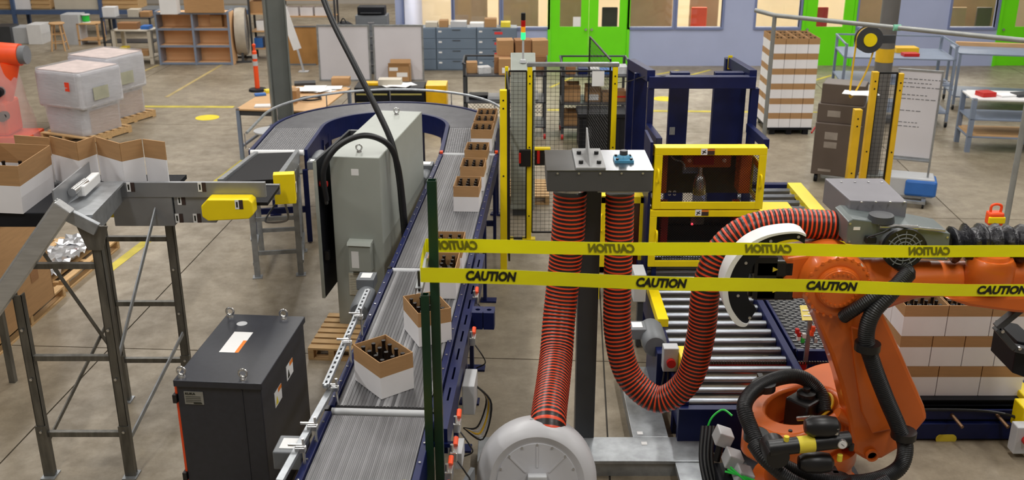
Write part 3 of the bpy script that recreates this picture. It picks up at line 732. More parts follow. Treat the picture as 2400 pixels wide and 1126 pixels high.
for k in range(4): mb.bb(-hw + .08, -hw + .2, -hl + .012, -hl + .014, HD - .145 - k * .015, HD - .142 - k * .015)
stuff(mb.build('plate_print', INK, np_))
for (y, z) in ((-.22, HD - .32), (.12, HD - .26)):
    lb = MB().bb(hw - .017, hw - .012, y - .09, y + .09, z - .065, z + .065).mi(1).bb(hw - .013, hw - .0105, y - .0, y + .09, z + .03, z + .065).build('side_label', [STICK, STICKO], t)
    MB().prism([(y - .07, z - .05), (y - .01, z - .05), (y - .04, z + .02)], hw - .012, hw - .0095, 'X').build('warning_triangle', STICKY if y < 0 else INK, lb)

HG = 2.07
a_, b_, c_, d_ = F(772, 366, HG), F(888, 371, HG), F(888, 258, HG), F(989, 262, HG)
w_ = ((b_ - a_).length + (d_ - c_).length) / 2; l_ = ((c_ - a_).length + (d_ - b_).length) / 2
rz = math.atan2((c_ - a_ + d_ - b_).y, (c_ - a_ + d_ - b_).x) - math.pi / 2; ctr = (a_ + b_ + c_ + d_) / 4
t = thing('electrical_cabinet', 'tall grey steel electrical cabinet with open door beside the long belt', 'cabinet', (ctr.x, ctr.y, 0), rz)
hw, hl = w_ / 2, l_ / 2
MB().bb(-hw, hw, -hl, hl, .1, HG).build('body', GREYCAB, t, bevel=.01)
MB().bb(-hw + .02, hw - .02, -hl + .03, hl - .03, 0, .1).build('plinth', GREYDK, t)
for y_ in (-hl + .2, hl - .2): eye_bolt(t, -.0, y_, HG, 1.1)
MB().bb(-.04, .04, -hl - .002, -hl, HG - .2, HG - .13).build('front_label', STICK, t)
ln_ = MB().bb(-hw + .18, hw - .12, -hl - .1, -hl, .82, 1.12).build('transformer_box', GREYCAB, t, bevel=.006)
MB().prism([(-hl - .12, 1.12), (-hl, 1.12), (-hl, 1.16), (-hl - .1, 1.15)], -hw + .17, hw - .11, 'X').build('box_hood', GREYCAB, ln_)
MB().bb(-hw + .21, -hw + .29, -hl - .102, -hl - .1, .86, 1.05).build('rating_label', STICK, ln_)
gl = MB().bb(-hw + .14, hw - .16, -hl - .012, -hl, .5, .76).build('vent_grille', mat('vent_beige', s2l(190, 186, 170), .5), t)
for k in range(12): MB().bb(-hw + .15, hw - .17, -hl - .02, -hl - .012, .512 + k * .02, .522 + k * .02).build('louvre', mat('vent_beige', (.5, .5, .4)), gl)
dr = MB().bb(-hw - .13, -hw - .1, -hl - .12, hl - .9, .5, HG - .02).build('door', [BLKM], t, bevel=.004, label='open black cabinet door')
MB().bb(-hw - .135, -hw - .1, -hl - .135, -hl - .12, .5, HG - .02).build('door_lip', GREYCAB, dr)
MB().bb(-hw - .1, -hw, hl - .95, hl - .9, .5, HG - .02).build('hinge_strip', GREYDK, dr)
MB().cyl((-hw - .1, -hl - .05, 1.78), (-hw - .02, -hl - .05, 1.78), .03, 12).build('rotary_switch', RED, dr, True)
MB().bar((-hw - .06, -hl - .08, 1.75), (-hw - .05, -hl - .02, 1.55), .03, .03).build('latch_rod', ZINC, dr)
MB().box((-hw - .07, -hl - .06, .98), (.05, .05, .1)).build('door_latch', BLACK, dr)
# black power cables
cb = spline([W(735, -70, 11.6), W(775, 40, 11.3), W(830, 150, 11.0), W(885, 260, 10.8), W(918, 335, 10.7), W(934, 410, 10.65), W(942, 490, 10.7), W(948, 560, 10.75), W(948, 640, 10.8)], 10)
tag(MB().tube(cb, .034, 12).build('power_cable', RUB, None, True), 'thick black power cable dropping from above past the grey cabinet', 'cable')
cb = spline([W(765, 470, 10.3), W(758, 400, 10.25), W(790, 345, 10.3), W(850, 318, 10.4), W(905, 335, 10.5), W(930, 380, 10.55), W(943, 460, 10.6), W(951, 560, 10.62), W(950, 640, 10.66)], 10)
tag(MB().tube(cb, .032, 12).build('power_cable', RUB, None, True), 'black power cable arching over the grey cabinet top from its door', 'cable')

# ================================================================ green posts and caution tape
pw = .058
p0 = W(1017, 600, 6.0)
t = thing('fence_post', 'tall dark green steel post with caution tape behind and in front', 'post', (p0.x, 6.0, 0))
ztp = W(1011, 422, 6.0).z
hp = pw / 2; MB().bb(-hp, hp, -hp, -hp + .004, 0, ztp).bb(-hp, hp, hp - .004, hp, 0, ztp).bb(-hp, -hp + .004, -hp + .004, hp - .004, 0, ztp).bb(hp - .004, hp, -hp + .004, hp - .004, 0, ztp).build('shaft', GREENP, t)
MB().bb(-.09, .09, -.09, .09, 0, .012).build('base_plate', GREENP, t)
p1 = W(997, 690, 5.97)
t = thing('fence_post', 'shorter dark green hollow post joined to the tall green post', 'post', (p1.x - .004, 5.97, 0))
zz_ = p1.z
for (x0, x1, y0, y1) in ((-.026, .026, -.026, -.022), (-.026, .026, .022, .026), (-.026, -.022, -.022, .022), (.022, .026, -.022, .022)):
    MB().bb(x0, x1, y0, y1, 0, zz_).build('wall', GREENP, t)
s0, s1 = W(999, 600, 6.03), W(978, 690, 5.5)
t = thing('strut_bracket', 'galvanised strut arm on the green post that holds the caution tape', 'bracket', (0, 0, 0))
s0 = Vector((p0.x - pw / 2 - .025, 6.03, 2.62)); s1 = Vector((W(980, 640, 5.55).x, 5.55, 2.62))
MB().bar(s0, s1, .042, .006).build('channel_base', GALV, t)
dd = (s1 - s0).cross(Vector((0, 0, 1))).normalized() * .02
for sg in (-1, 1): MB().bar(s0 + dd * sg + Vector((0, 0, -.02)), s1 + dd * sg + Vector((0, 0, -.02)), .003, .042).build('channel_side', GALV, t)
MB().cyl(s1 + Vector((0, .03, -.03)), s1 + Vector((0, .03, .1)), .008, 8).build('end_pin', BLACK, t, True)
CAUT = text_mesh('CAUTION')
t = thing('caution_tape', 'yellow caution tape strung twice from the green post across the robot', 'tape', (0, 0, 0))
TW = .092
def ribbon(L0, L1, n, sag, ph):
    pts = []
    for k in range(n + 1):
        q = k / n; p = L0.lerp(L1, q); p.z -= sag * 4 * q * (1 - q); p.y += .012 * math.sin(q * 14 + ph); pts.append(p)
    return pts
def tape_run(name, pts, tilt):
    mb = MB(); vs = []
    for i, p in enumerate(pts):
        tl = tilt * math.sin(i * .35)
        u_ = Vector((0, tl, 1)).normalized() * TW / 2
        vs += [p + u_, p - u_, p - u_ + Vector((0, .0012, 0)), p + u_ + Vector((0, .0012, 0))]
    fs = []
    for i in range(len(pts) - 1):
        for j in range(4): fs.append((i * 4 + j, i * 4 + (j + 1) % 4, i * 4 + 4 + (j + 1) % 4, i * 4 + 4 + j))
    return mb.add(vs, fs).build(name, YTAPE, t, True)
fr = ribbon(W(985, 645, 5.53), W(2480, 683, 6.75), 60, .012, 0.)
rr_ = ribbon(W(998, 577, 6.09), W(2480, 591, 7.0), 60, .004, 1.)
FT = tape_run('front_run', fr, .05); RT = tape_run('rear_run', rr_, .04)
tape_run('turn_run', [rr_[0], rr_[0].lerp(fr[0], .3) + Vector((-.006, 0, 0)), rr_[0].lerp(fr[0], .7) + Vector((-.006, 0, 0)), fr[0]], 0)
def word(run, pts, u0, u1, m, mirror):
    # lettering laid on the tape between two stations along it
    def at(u):
        best = min(range(len(pts) - 1), key=lambda i: abs(1200 + FPX * pts[i].x / (pts[i].y * math.cos(PITCH) - (pts[i].z - CAMZ) * math.sin(PITCH)) - u))
        P_ = lambda p: 1200 + FPX * p.x / (p.y * math.cos(PITCH) - (p.z - CAMZ) * math.sin(PITCH))
        i = max(0, min(len(pts) - 2, best if P_(pts[best]) <= u else best - 1))
        f_ = (u - P_(pts[i])) / (P_(pts[i + 1]) - P_(pts[i])); return pts[i].lerp(pts[i + 1], f_)
    a, bq = at(u0), at(u1); d = bq - a; me = CAUT.copy(); me.materials.clear(); me.materials.append(m)
    h = TW * .7; n = 0
    for v in me.vertices:
        q = (1 - v.co.x) if mirror else v.co.x
        p = at(u0 + (u1 - u0) * q); v.co = Vector((p.x, p.y - (.004 if v.co.z > 0 else .0025), p.z + v.co.y * h + .004))
    o = bpy.data.objects.new('lettering', me); COL.objects.link(o); o.parent = run
for u in (1092, 1491, 1890, 2290): word(FT, fr, u, u + 119, INK, False)
for (u, e) in ((1014, 1119), (1377, 1487), (1745, 1855), (2128, 2226)): word(RT, rr_, u, e, INKB, True)

# ================================================================ vacuum blower, hoses, manifold
pc = W(1258, 1128, 6.5)
t = thing('vacuum_blower', 'large white round vacuum blower housing with spoked front disc', 'blower', (pc.x, 6.5, 0))
zc_ = pc.z; ro = .448
BLW = mat('blower_grey_white', s2l(196, 196, 200), .38, 0, .03, 2)
MB().lathe([(.0, -.12), (ro * .68, -.12), (ro * .70, -.125), (ro * .78, -.14), (ro * .9, -.12), (ro * .98, -.06), (ro, .0), (ro, .14), (ro * .96, .2), (ro * .8, .22), (0, .22)], 56, (0, 0, zc_), 'Y').build('housing', BLW, t, True)
dk = MB().lathe([(.0, -.128), (ro * .66, -.128), (ro * .67, -.12), (0, -.118)], 48, (0, 0, zc_), 'Y').build('front_disc', BLW, t, True)
for k in range(8):
    a = k * math.pi / 4 + math.pi / 2
    MB().bar((.12 * math.cos(a), -.131, zc_ + .12 * math.sin(a)), (ro * .64 * math.cos(a), -.131, zc_ + ro * .64 * math.sin(a)), .012, .006, up=(0, 1, 0)).build('rib', BLW, dk)
for k in range(16):
    a = k * math.pi / 8; MB().lathe([(0, -.136), (.009, -.136), (.009, -.126), (0, -.126)], 8, (ro * .645 * math.cos(a), 0, zc_ + ro * .645 * math.sin(a)), 'Y').build('bolt', ZINC, dk, True)
MB().bb(-.07, .07, -.22, -.125, zc_ - .09, zc_ + .08).build('terminal_box', GREYLT, t, bevel=.01)
MB().lathe([(0, -.224), (.03, -.224), (.03, -.22), (0, -.22)], 20, (0, 0, zc_ + .02), 'Y').build('round_badge', STICKY, t)
MB().bb(-.05, .05, -.005, .02, zc_ + ro * .995, zc_ + ro + .003).build('rim_plate', GREYLT, t)
_M4 = Matrix.Translation((0, .03, zc_)) @ Matrix.Rotation(R(-17), 4, 'X') @ Matrix.Translation((0, 0, -zc_))
for o in list(t.children):
    for q_ in [o] + list(o.children): q_.data.transform(_M4)
for sx in (-1, 1): MB().prism([(sx * .15, 0), (sx * .42, 0), (sx * .36, zc_ - .15), (sx * .2, zc_ - .2)], -.05, .15).build('foot', GREYDK, t)
def hose(name, label, pts, r, pitch):
    ln = resample(spline(pts, 24), pitch / 5); rad, ms = [], []
    for i in range(len(ln)):
        k = i % 5; rad.append(r * (1.0 if k in (0, 1, 2) else .968)); ms.append(1 if k in (0, 1) else 0)
    return tag(MB().tube(ln, rad, 22, mats=ms).build(name, [HBLK, HRED], None, True), label, 'hose')
HY = 7.8
hose('vacuum_hose', 'orange and black ribbed hose dropping from the manifold to the white blower',
     [W(1336, 452, HY), W(1332, 540, HY), W(1322, 640, HY), W(1311, 740, 7.72), W(1304, 830, 7.52), W(1296, 900, 7.2), W(1288, 960, 6.88), W(1284, 1004, 6.68), W(1281, 1060, 6.6)], .136, .036)
hose('vacuum_hose', 'orange and black ribbed hose looping down from manifold and up to the robot',
     [W(1453, 452, HY), W(1451, 560, HY), W(1447, 680, HY), W(1449, 790, 7.78), W(1476, 885, 7.74), W(1545, 937, 7.65), W(1612, 892, 7.6), W(1642, 790, 7.55), W(1655, 680, 7.5), W(1688, 592, 7.5), W(1748, 540, 7.5), W(1830, 524, 7.5), W(1910, 526, 7.5), W(1990, 532, 7.5)], .116, .036)
cx_ = W(1374, 800, 8.0).x
t = thing('hose_manifold', 'grey sheet metal manifold box on a square charcoal column above the hoses', 'manifold', (cx_, 8.0, 0))
x0_, x1_ = W(1282, 425, 7.55).x - cx_, W(1530, 425, 7.55).x - cx_
zt, zb2 = W(1400, 400, 7.55).z, W(1400, 450, 7.55).z
MB().bb(-.085, .085, -.085, .085, 0, zb2).build('column', GREYDK, t, bevel=.008)
MB().bb(-.16, .16, -.16, .16, 0, .015).build('base_plate', GREYDK, t)
MB().bb(x0_, x1_, -.45, .13, zb2, zt - .004).build('box_body', mat('manifold_charcoal', s2l(84, 84, 86), .45, .2, .05), t, bevel=.008)
MB().bb(x0_ - .004, x1_ + .004, -.454, .134, zt - .006, zt + .002).build('box_top', mat('brushed_sheet_top', s2l(120, 122, 126), .26, .9, .3, 2.2), t)
MB().bb(x1_ - .42, x1_ - .02, -.43, -.0, zb2 - .012, zb2).build('lower_flange', GREYLT, t)
pm = W(1380, 372, 7.8).x - cx_
mp = MB().bb(pm - .115, pm + .115, -.44, .12, zt + .002, zt + .02).build('mounting_plate', mat('plate_light_grey', s2l(150, 150, 150), .5, .1), t, bevel=.003)
MB().prism([(-.42, zt + .02), (.1, zt + .02), (.1, zt + .2), (.06, zt + .2)], pm - .006, pm + .006, 'X').build('gusset_fin', mat('plate_light_grey', (1, 1, 1)), mp)
for sx in (-.07, .07):
    for y_ in (-.33, -.06): MB().lathe([(0, zt + .02), (.018, zt + .02), (.018, zt + .045), (0, zt + .045)], 6, (pm + sx, y_, 0)).build('bolt', BLACK, mp)
pb2 = W(1462, 372, 7.8).x - cx_
be = MB().lathe([(0, zt), (.06, zt), (.055, zt + .03), (.04, zt + .05), (0, zt + .05)], 20, (pb2, -.18, 0)).bb(pb2 - .075, pb2 + .075, -.255, -.105, zt, zt + .022).build('flange_bearing', BLUEB, t, True, label='blue flange bearing')
MB().cyl((pb2, -.18, zt + .04), (pb2, -.18, zt + .085), .032, 16).build('shaft_end', GREYDK, be, True)
for sx in (-.055, .055):
    for sy in (-.055, .055): MB().lathe([(0, zt + .02), (.012, zt + .02), (.012, zt + .036), (0, zt + .036)], 6, (pb2 + sx, -.18 + sy, 0)).build('bolt', BLACK, be)
for k in range(5): MB().lathe([(0, -.008), (.009, -.008), (.009, .0), (0, .0)], 8, (x0_ + .08 + k * (x1_ - x0_ - .16) / 4, -.454, zt - .02), 'Y').build('screw', ZINC, t)
for (u, r_) in ((1336, .14), (1453, .12)):
    MB().lathe([(r_, zb2 - .05), (r_ + .004, zb2 - .05), (r_ + .004, zb2 - .03), (r_, zb2 - .03)], 28, (W(u, 452, HY).x - cx_, HY - 8.0, 0)).build('hose_clamp', ZINC, t, True)
# galvanised wireway on the floor
t = thing('floor_wireway', 'galvanised steel cable wireway lying on the floor by the blower', 'wireway', (0, 0, 0))
y0_, y1_ = F(1500, 1082, .16).y, F(1500, 1025, .16).y
xa, xb_ = F(1120, 1050, .16).x, F(1660, 1050, .16).x
MB().bb(xa, xb_, y0_, y1_, .13, .16).build('cover', GALV, t, bevel=.004)
MB().bb(xa, xb_, y0_ + .02, y0_ + .04, 0, .13).build('side_wall', GALV, t); MB().bb(xa, xb_, y1_ - .04, y1_ - .02, 0, .13).build('side_wall', GALV, t)
xc0, xc1 = F(1478, 1000, .16).x, F(1560, 1000, .16).x
MB().bb(xc0, xc1, y1_, F(1478, 860, .16).y, .13, .16).build('branch_cover', GALV, t, bevel=.004)
for x_ in (xc0 + .01, xc1 - .02): MB().bb(x_, x_ + .01, y1_, F(1478, 860, .16).y, 0, .13).build('branch_wall', GALV, t)
MB().bb(F(1590, 1110, .16).x, F(1650, 1110, .16).x, y0_ - .9, y0_, .1, .15).build('branch_cover', GALV, t, bevel=.004)
for (u, v) in ((1510, 1040), (1650, 1065), (1500, 1016)): MB().box(F(u, v, .161), (.05, .05, .004)).build('sticker', PAPER, t)
# ================================================================ yellow fence and tower light
def mesh_panel(t, p0, p1, z0, z1, px=.06, pz=.055, name='mesh_panel', r=.0024):
    p0, p1 = Vector(p0), Vector(p1); L = (p1 - p0).length; d = (p1 - p0) / L; mb = MB()
    for k in range(int(L / px) + 1):
        q = p0 + d * (k * px); mb.tube([(q.x, q.y, z0), (q.x, q.y, z1)], r, 4, caps=False)
    for k in range(int((z1 - z0) / pz) + 1):
        z = z0 + k * pz; mb.tube([(p0.x, p0.y, z), (p1.x, p1.y, z)], r, 4, caps=False)
    o = stuff(mb.build(name, MESHM, t))
    for (a, bq) in (((p0.x, p0.y, z0), (p1.x, p1.y, z0)), ((p0.x, p0.y, z1), (p1.x, p1.y, z1)), ((p0.x, p0.y, z0), (p0.x, p0.y, z1)), ((p1.x, p1.y, z0), (p1.x, p1.y, z1))):
        MB().bar(a, bq, .022, .022).build('panel_frame', MESHM, t)
def ypost(label, x, y, h, wd=.07, group=None, name='yellow_post', m=None):
    t = thing(name, label, 'post', (x, y, 0), 0, group)
    MB().bb(-wd / 2, wd / 2, -wd / 2, wd / 2, .01, h).build('shaft', m or YEL, t, bevel=.004)
    MB().bb(-.09, .09, -.06, .06, 0, .012).build('foot_plate', YEL, t)
    for z in (h - .12, h - .22, h * .55, .35): MB().lathe([(0, -.004), (.011, -.004), (.011, 0), (0, 0)], 10, (0, -wd / 2, z), 'Y').build('slot_shade_bolt', BLKM, t)  # discs paint the shade inside post slots as black, bolt heads among them
    return t
P1, P2, P3, P4 = (-.105, 12.17), (-.07, 13.42), (.235, 13.42), (1.36, 13.42)
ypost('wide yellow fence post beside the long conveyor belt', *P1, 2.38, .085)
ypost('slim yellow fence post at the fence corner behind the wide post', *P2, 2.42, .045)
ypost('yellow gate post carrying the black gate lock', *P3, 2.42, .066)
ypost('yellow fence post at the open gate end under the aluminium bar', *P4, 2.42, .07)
t = thing('mesh_fence_panel', 'black wire mesh panel seen edge on between the two corner posts', 'fence', (0, 0, 0)); mesh_panel(t, (P1[0] + .07, P1[1] + .05, 0), (P2[0] + .0, P2[1] - .05, 0), .15, 2.36)
t = thing('mesh_fence_panel', 'narrow black wire mesh panel in front of the grey tower light cabinet', 'fence', (0, 0, 0)); mesh_panel(t, (P2[0] + .03, P2[1], 0), (P3[0] - .04, P3[1], 0), .012, 2.36)
t = thing('mesh_gate', 'black wire mesh gate between yellow posts under the aluminium bar', 'gate', (0, 0, 0)); mesh_panel(t, (P3[0] + .04, P3[1], 0), (P4[0] - .045, P4[1], 0), .1, 2.36)
MB().bb(P3[0] + .07, P4[0] - .06, P3[1] - .015, P3[1] + .015, 1.2, 1.235).build('mid_rail', MESHM, t)
pn = W(1402, 185, 13.38)
MB().box((pn.x, 13.39, pn.z), (.16, .004, .2)).build('notice_sheet', PAPER, t)
t = thing('mesh_fence_panel', 'black wire mesh panel running back from the open gate end', 'fence', (0, 0, 0)); mesh_panel(t, (P4[0] - .06, P4[1] + .05, 0), (P4[0] - .2, P4[1] + 1.9, 0), .012, 2.5)
tag(MB().bb(P3[0] - .04, P4[0] + .05, P3[1] - .04, P3[1] + .04, 2.425, 2.475).build('aluminium_crossbar', GALV, None, bevel=.005), 'grey aluminium bar laid across the tops of the gate posts', 'bar')
t = thing('gate_lock', 'black gate lock with red handle and yellow lid on the gate post', 'lock', (P3[0] + .02, P3[1] - .02, W(1250, 365, 13.4).z))
MB().bb(-.16, .0, -.07, -.02, -.14, .1).build('case', BLACK, t, bevel=.008); MB().bb(.05, .26, -.07, -.02, -.12, .1).build('case', BLACK, t, bevel=.008)
MB().bb(.05, .26, -.09, .0, .1, .125).build('lid', YEL, t)
MB().cyl((.1, -.1, -.08), (.1, -.1, .09), .02, 10).build('handle', RED, t, True); MB().cyl((-.15, -.09, -.08), (-.15, -.09, .06), .015, 10).build('handle', RED, t, True)
for z in (-.05, .02): MB().bb(.05, .1, -.1, -.06, z, z + .02).build('handle_mount', BLACK, t)
p = W(1226, 150, 14.6)
t = thing('tower_light_cabinet', 'grey sloped-top cabinet carrying a lit signal tower behind the mesh', 'cabinet', (p.x, 14.6, 0))
cw2 = (W(1255, 165, 14.4).x - W(1196, 165, 14.4).x) / 2
zf = W(1226, 166, 14.4).z; zbk = W(1226, 141, 14.6).z
MB().prism([(-.2, .1), (.25, .1), (.25, zf + .18), (-.2, zf)], -cw2, cw2, 'X').build('body', GREYCAB, t, bevel=.01)
MB().bb(-cw2 + .03, cw2 - .03, -.17, .22, 0, .1).build('plinth', GREYDK, t)
MB().bb(-cw2 + .03, cw2 - .03, -.21, -.2, .2, zf - .15).build('door', GREYCAB, t, bevel=.003)
tz = zf + .08
MB().lathe([(0, tz), (.05, tz), (.04, tz + .04), (.015, tz + .05), (.015, tz + .33), (0, tz + .33)], 14, (0, 0, 0)).build('lamp_pole', GREYLT, t, True)
zz_ = tz + .33
for (nm, hh, mm) in (('green_lamp', .1, mat('signal_green', s2l(30, 220, 130), .3, emit=((.04, .9, .22), 1.3))), ('amber_lamp', .08, mat('signal_amber', s2l(240, 150, 20), .3, emit=((1, .45, .03), .25))), ('red_lamp', .09, mat('signal_red', s2l(190, 20, 14), .3)), ('cap', .1, BLACK)):
    MB().lathe([(0, zz_), (.032, zz_), (.032, zz_ + hh - .004), (.028, zz_ + hh), (0, zz_ + hh)], 16).build(nm, mm, t, True); zz_ += hh
# right-hand fence
YR = 13.3
pA, pB, pS = W(2052, 168, YR), W(2112, 172, YR), W(2018, 256, 13.15)
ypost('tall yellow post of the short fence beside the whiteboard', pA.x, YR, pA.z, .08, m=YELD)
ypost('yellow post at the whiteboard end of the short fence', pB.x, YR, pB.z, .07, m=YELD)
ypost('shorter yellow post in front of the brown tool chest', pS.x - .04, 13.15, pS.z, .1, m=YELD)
t = thing('mesh_fence_panel', 'black wire mesh panel in front of the round column', 'fence', (0, 0, 0)); mesh_panel(t, (pA.x + .05, YR, 0), (pB.x - .045, YR, 0), .15, 2.36)
# pipe rail arch
t = thing('pipe_guard_rail', 'grey pipe guard rail on tall posts crossing above the work tables', 'railing', (0, 0, 0))
a0, a1 = W(1816, 36, 16.), W(2420, 97, 13.2)
PIPE = mat('pipe_grey', s2l(150, 152, 150), .4, .3, .1)
MB().tube([W(1770, 24, 16.2), a0, a1, a1 + (a1 - a0) * .3], .035, 12).build('top_pipe', PIPE, t, True)
MB().cyl((a0.x, a0.y, 0), (a0.x, a0.y, a0.z), .033, 12).build('post', PIPE, t, True)
q = W(2392, 330, 13.4)
MB().cyl((q.x, 13.4, 0), (q.x, 13.4, W(2400, 95, 13.4).z), .04, 12).build('post', PIPE, t, True)
for (x, y) in ((a0.x, a0.y), (q.x, 13.4)): MB().lathe([(0, 0), (.1, 0), (.1, .015), (0, .015)], 16, (x, y, 0)).build('flange', PIPE, t)
pm = a0.lerp(a1, .52)
MB().lathe([(.037, -.05), (.045, -.05), (.045, .05), (.037, .05)], 14, pm, 'X').build('pipe_tag', mat('teal_tag', s2l(120, 190, 160), .5), t)

# ================================================================ pallet dispenser: navy frame, yellow enclosures, roller bed
t = thing('navy_lift_frame', 'tall navy blue steel lift frame standing behind the yellow enclosure', 'frame', (0, 0, 0))
YF, YB = 12.45, 13.9
xL, xR = W(1520, 190, YF).x, W(1770, 190, YF).x
zt_, zl_ = W(1640, 178, YF).z, W(1640, 206, YF).z
MB().bb(xL, xR, YF - .06, YF + .06, zl_, zt_).build('front_beam', NAVY, t, bevel=.006)
for (u0, u1, nm) in ((1514, 1528, 'front_post'), (1752, 1770, 'front_post')):
    MB().bb(W(u0, 300, YF).x, W(u1, 300, YF).x, YF - .05, YF + .05, 0, zl_).build(nm, NAVY, t, bevel=.005)
xl2, xr2 = W(1480, 145, YB).x, W(1708, 140, YB).x
for xx, zt2 in ((xl2, W(1480, 140, YB).z), (xr2, W(1708, 136, YB).z)):
    MB().bb(xx - .05, xx + .06, YB - .06, YB + .06, 0, zt2).build('rear_post', NAVY, t, bevel=.005)
MB().bar((xl2, YB, W(1480, 150, YB).z), (xL + .03, YF, zt_), .1, .14).build('side_beam', NAVY, t, bevel=.005)
MB().bar((xr2 + .03, YB, W(1708, 146, YB).z), (xR - .03, YF, zt_), .09, .14).build('side_beam', NAVY, t, bevel=.005)
MB().bb(W(1478, 300, 13.2).x, W(1508, 300, 13.2).x, 13.0, 13.05, 0, W(1490, 165, 13.2).z).build('side_plate', NAVY, t)
for (u0, u1) in ((1566, 1610), (1668, 1742)):
    MB().bb(W(u0, 300, YF + .3).x, W(u1, 300, YF + .3).x, YF + .3, YF + .42, 0, zt_ - .02).build('mast_channel', NAVY, t, bevel=.006)
mb = MB()
for k in range(5): mb.bb(W(1578, 315, YF).x + k * .014, W(1578, 315, YF).x + k * .014 + .006, YF + .292, YF + .3, W(1578, 330, YF).z, W(1578, 312, YF).z)
stuff(mb.build('stencil_marks', GREYLT, t))
MB().bb(W(1704, 140, YB).x, W(1714, 140, YB).x, YB - .07, YB - .062, W(1708, 160, YB).z, W(1708, 128, YB).z).build('yellow_strip', YEL, t)
for (u0, v0, u1, v1) in ((1755, 300, 1796, 338), (1520, 300, 1545, 335)):
    MB().bar(W(u0, v0, YF - .05), W(u1, v1, YF - 1.15), .07, .11).build('lower_arm', NAVY, t, bevel=.005)
MB().tube(spline([W(1440, 195, 13.4), W(1475, 190, 13.3), W(1510, 180, 12.6), W(1560, 178, 12.4)], 6), .005, 6).build('air_line', RUB, t, True)

YM = 10.9
def xm_(u, v=420): return W(u, v, YM).x
def zm_(v): return W(1660, v, YM).z
t = thing('pallet_dispenser', 'yellow guarded pallet dispenser with dark mesh windows and machinery inside', 'machine', (0, 0, 0))
DK = GREYDK
def enclosure(x0, x1, z0, z1, bw, d, chamfer=False, nm='enclosure'):
    h = MB().bb(x0, x1, YM, YM + .02, z1 - bw, z1).bb(x0, x0 + bw, YM, YM + .02, z0, z1 - bw).bb(x1 - bw, x1, YM, YM + .02, z0, z1 - bw).bb(x0 + bw, x1 - bw, YM, YM + .02, z0, z0 + bw)
    f_ = h.build(nm + '_frame', YEL, t, bevel=.004)
    MB().bb(x0, x1, YM + .02, YM + .16, z1 - .015, z1).build('top_panel', YEL, t, bevel=.003)
    sl2 = MB().prism([(YM + .16, z1 - .015), (YM + .16, z1), (YM + d, z1 - .25), (YM + d, z1 - .265)], x0, x1, 'X').build('sloped_roof', YEL, t)
    for sx, nmx in ((x0, 0), (x1 - .015, 1)):
        MB().bb(sx, sx + .015, YM + .02, YM + .08, z0, z1 - .015).bb(sx, sx + .015, YM + d - .06, YM + d, z0, z1 - .26).bb(sx, sx + .015, YM + .08, YM + d - .06, z0, z0 + .06).bb(sx, sx + .015, YM + .08, YM + d - .06, z1 - .33, z1 - .25).build('side_frame', YEL, t)
        MB().bb(sx + .005, sx + .01, YM + .08, YM + d - .06, z0 + .06, z1 - .33).build('side_window', AMBERG, t)
    MB().bb(x0 + .02, x1 - .02, YM + d - .02, YM + d, z0, z1 - .265).build('back_panel', DK, t)
    # expanded mesh over the window
    mb = MB(); p = .03; k = 0; xa, xb = x0 + bw, x1 - bw; za, zb = z0 + bw, z1 - bw; w_, h_ = xb - xa, zb - za
    n = int((w_ + h_) / p)
    for k in range(n):
        s = k * p
        a = (xa + max(0, s - h_), za + min(s, h_)); bq = (xa + min(s, w_), za + max(0, s - w_))
        mb.bar((a[0], YM + .022, a[1]), (bq[0], YM + .022, bq[1]), .004, .004, up=(0, 1, 0))
        mb.bar((xb - (a[0] - xa), YM + .022, a[1]), (xb - (bq[0] - xa), YM + .022, bq[1]), .004, .004, up=(0, 1, 0))
    stuff(mb.build('window_mesh', MESHM, f_))
    return f_
x0_, x1_ = xm_(1533), xm_(1793)
zu0, zu1 = zm_(491), zm_(347)
zlo0, zlo1 = zm_(626), zm_(494)
f1 = enclosure(x0_, x1_, zu0, zu1, .085, .62, nm='upper')
f2 = enclosure(x0_ - .02, x1_ - .02, zlo0, zlo1, .075, .62, nm='lower')
def wlabel(u, v, par, y=YM):
    p = W(u, v, y); s = MB().box((p.x - .035, y - .002, p.z), (.07, .004, .07)).mi(1).box((p.x + .04, y - .002, p.z), (.08, .004, .07)).mi(2).box((p.x + .04, y - .004, p.z + .022), (.08, .003, .02))
    o = s.build('warning_label', [STICK, mat('label_dark', (.05, .04, .03)), STICKO], par)
    q = MB().bar((p.x - .055, y - .005, p.z - .025), (p.x - .02, y - .005, p.z + .02), .01, .002, up=(0, 1, 0)).bar((p.x - .055, y - .005, p.z + .01), (p.x - .015, y - .005, p.z - .012), .01, .002, up=(0, 1, 0)).build('warning_pictogram', INK, par)
wlabel(1658, 356, f1); wlabel(1644, 499, f2)
for (u, v) in ((1542, 412), (1782, 425), (1538, 555)):
    p = W(u, v, YM); MB().tube(spline([(p.x, YM, p.z + .07), (p.x, YM - .05, p.z + .06), (p.x, YM - .05, p.z - .06), (p.x, YM, p.z - .07)], 4), .012, 8).build('grab_handle', YEL, t, True)
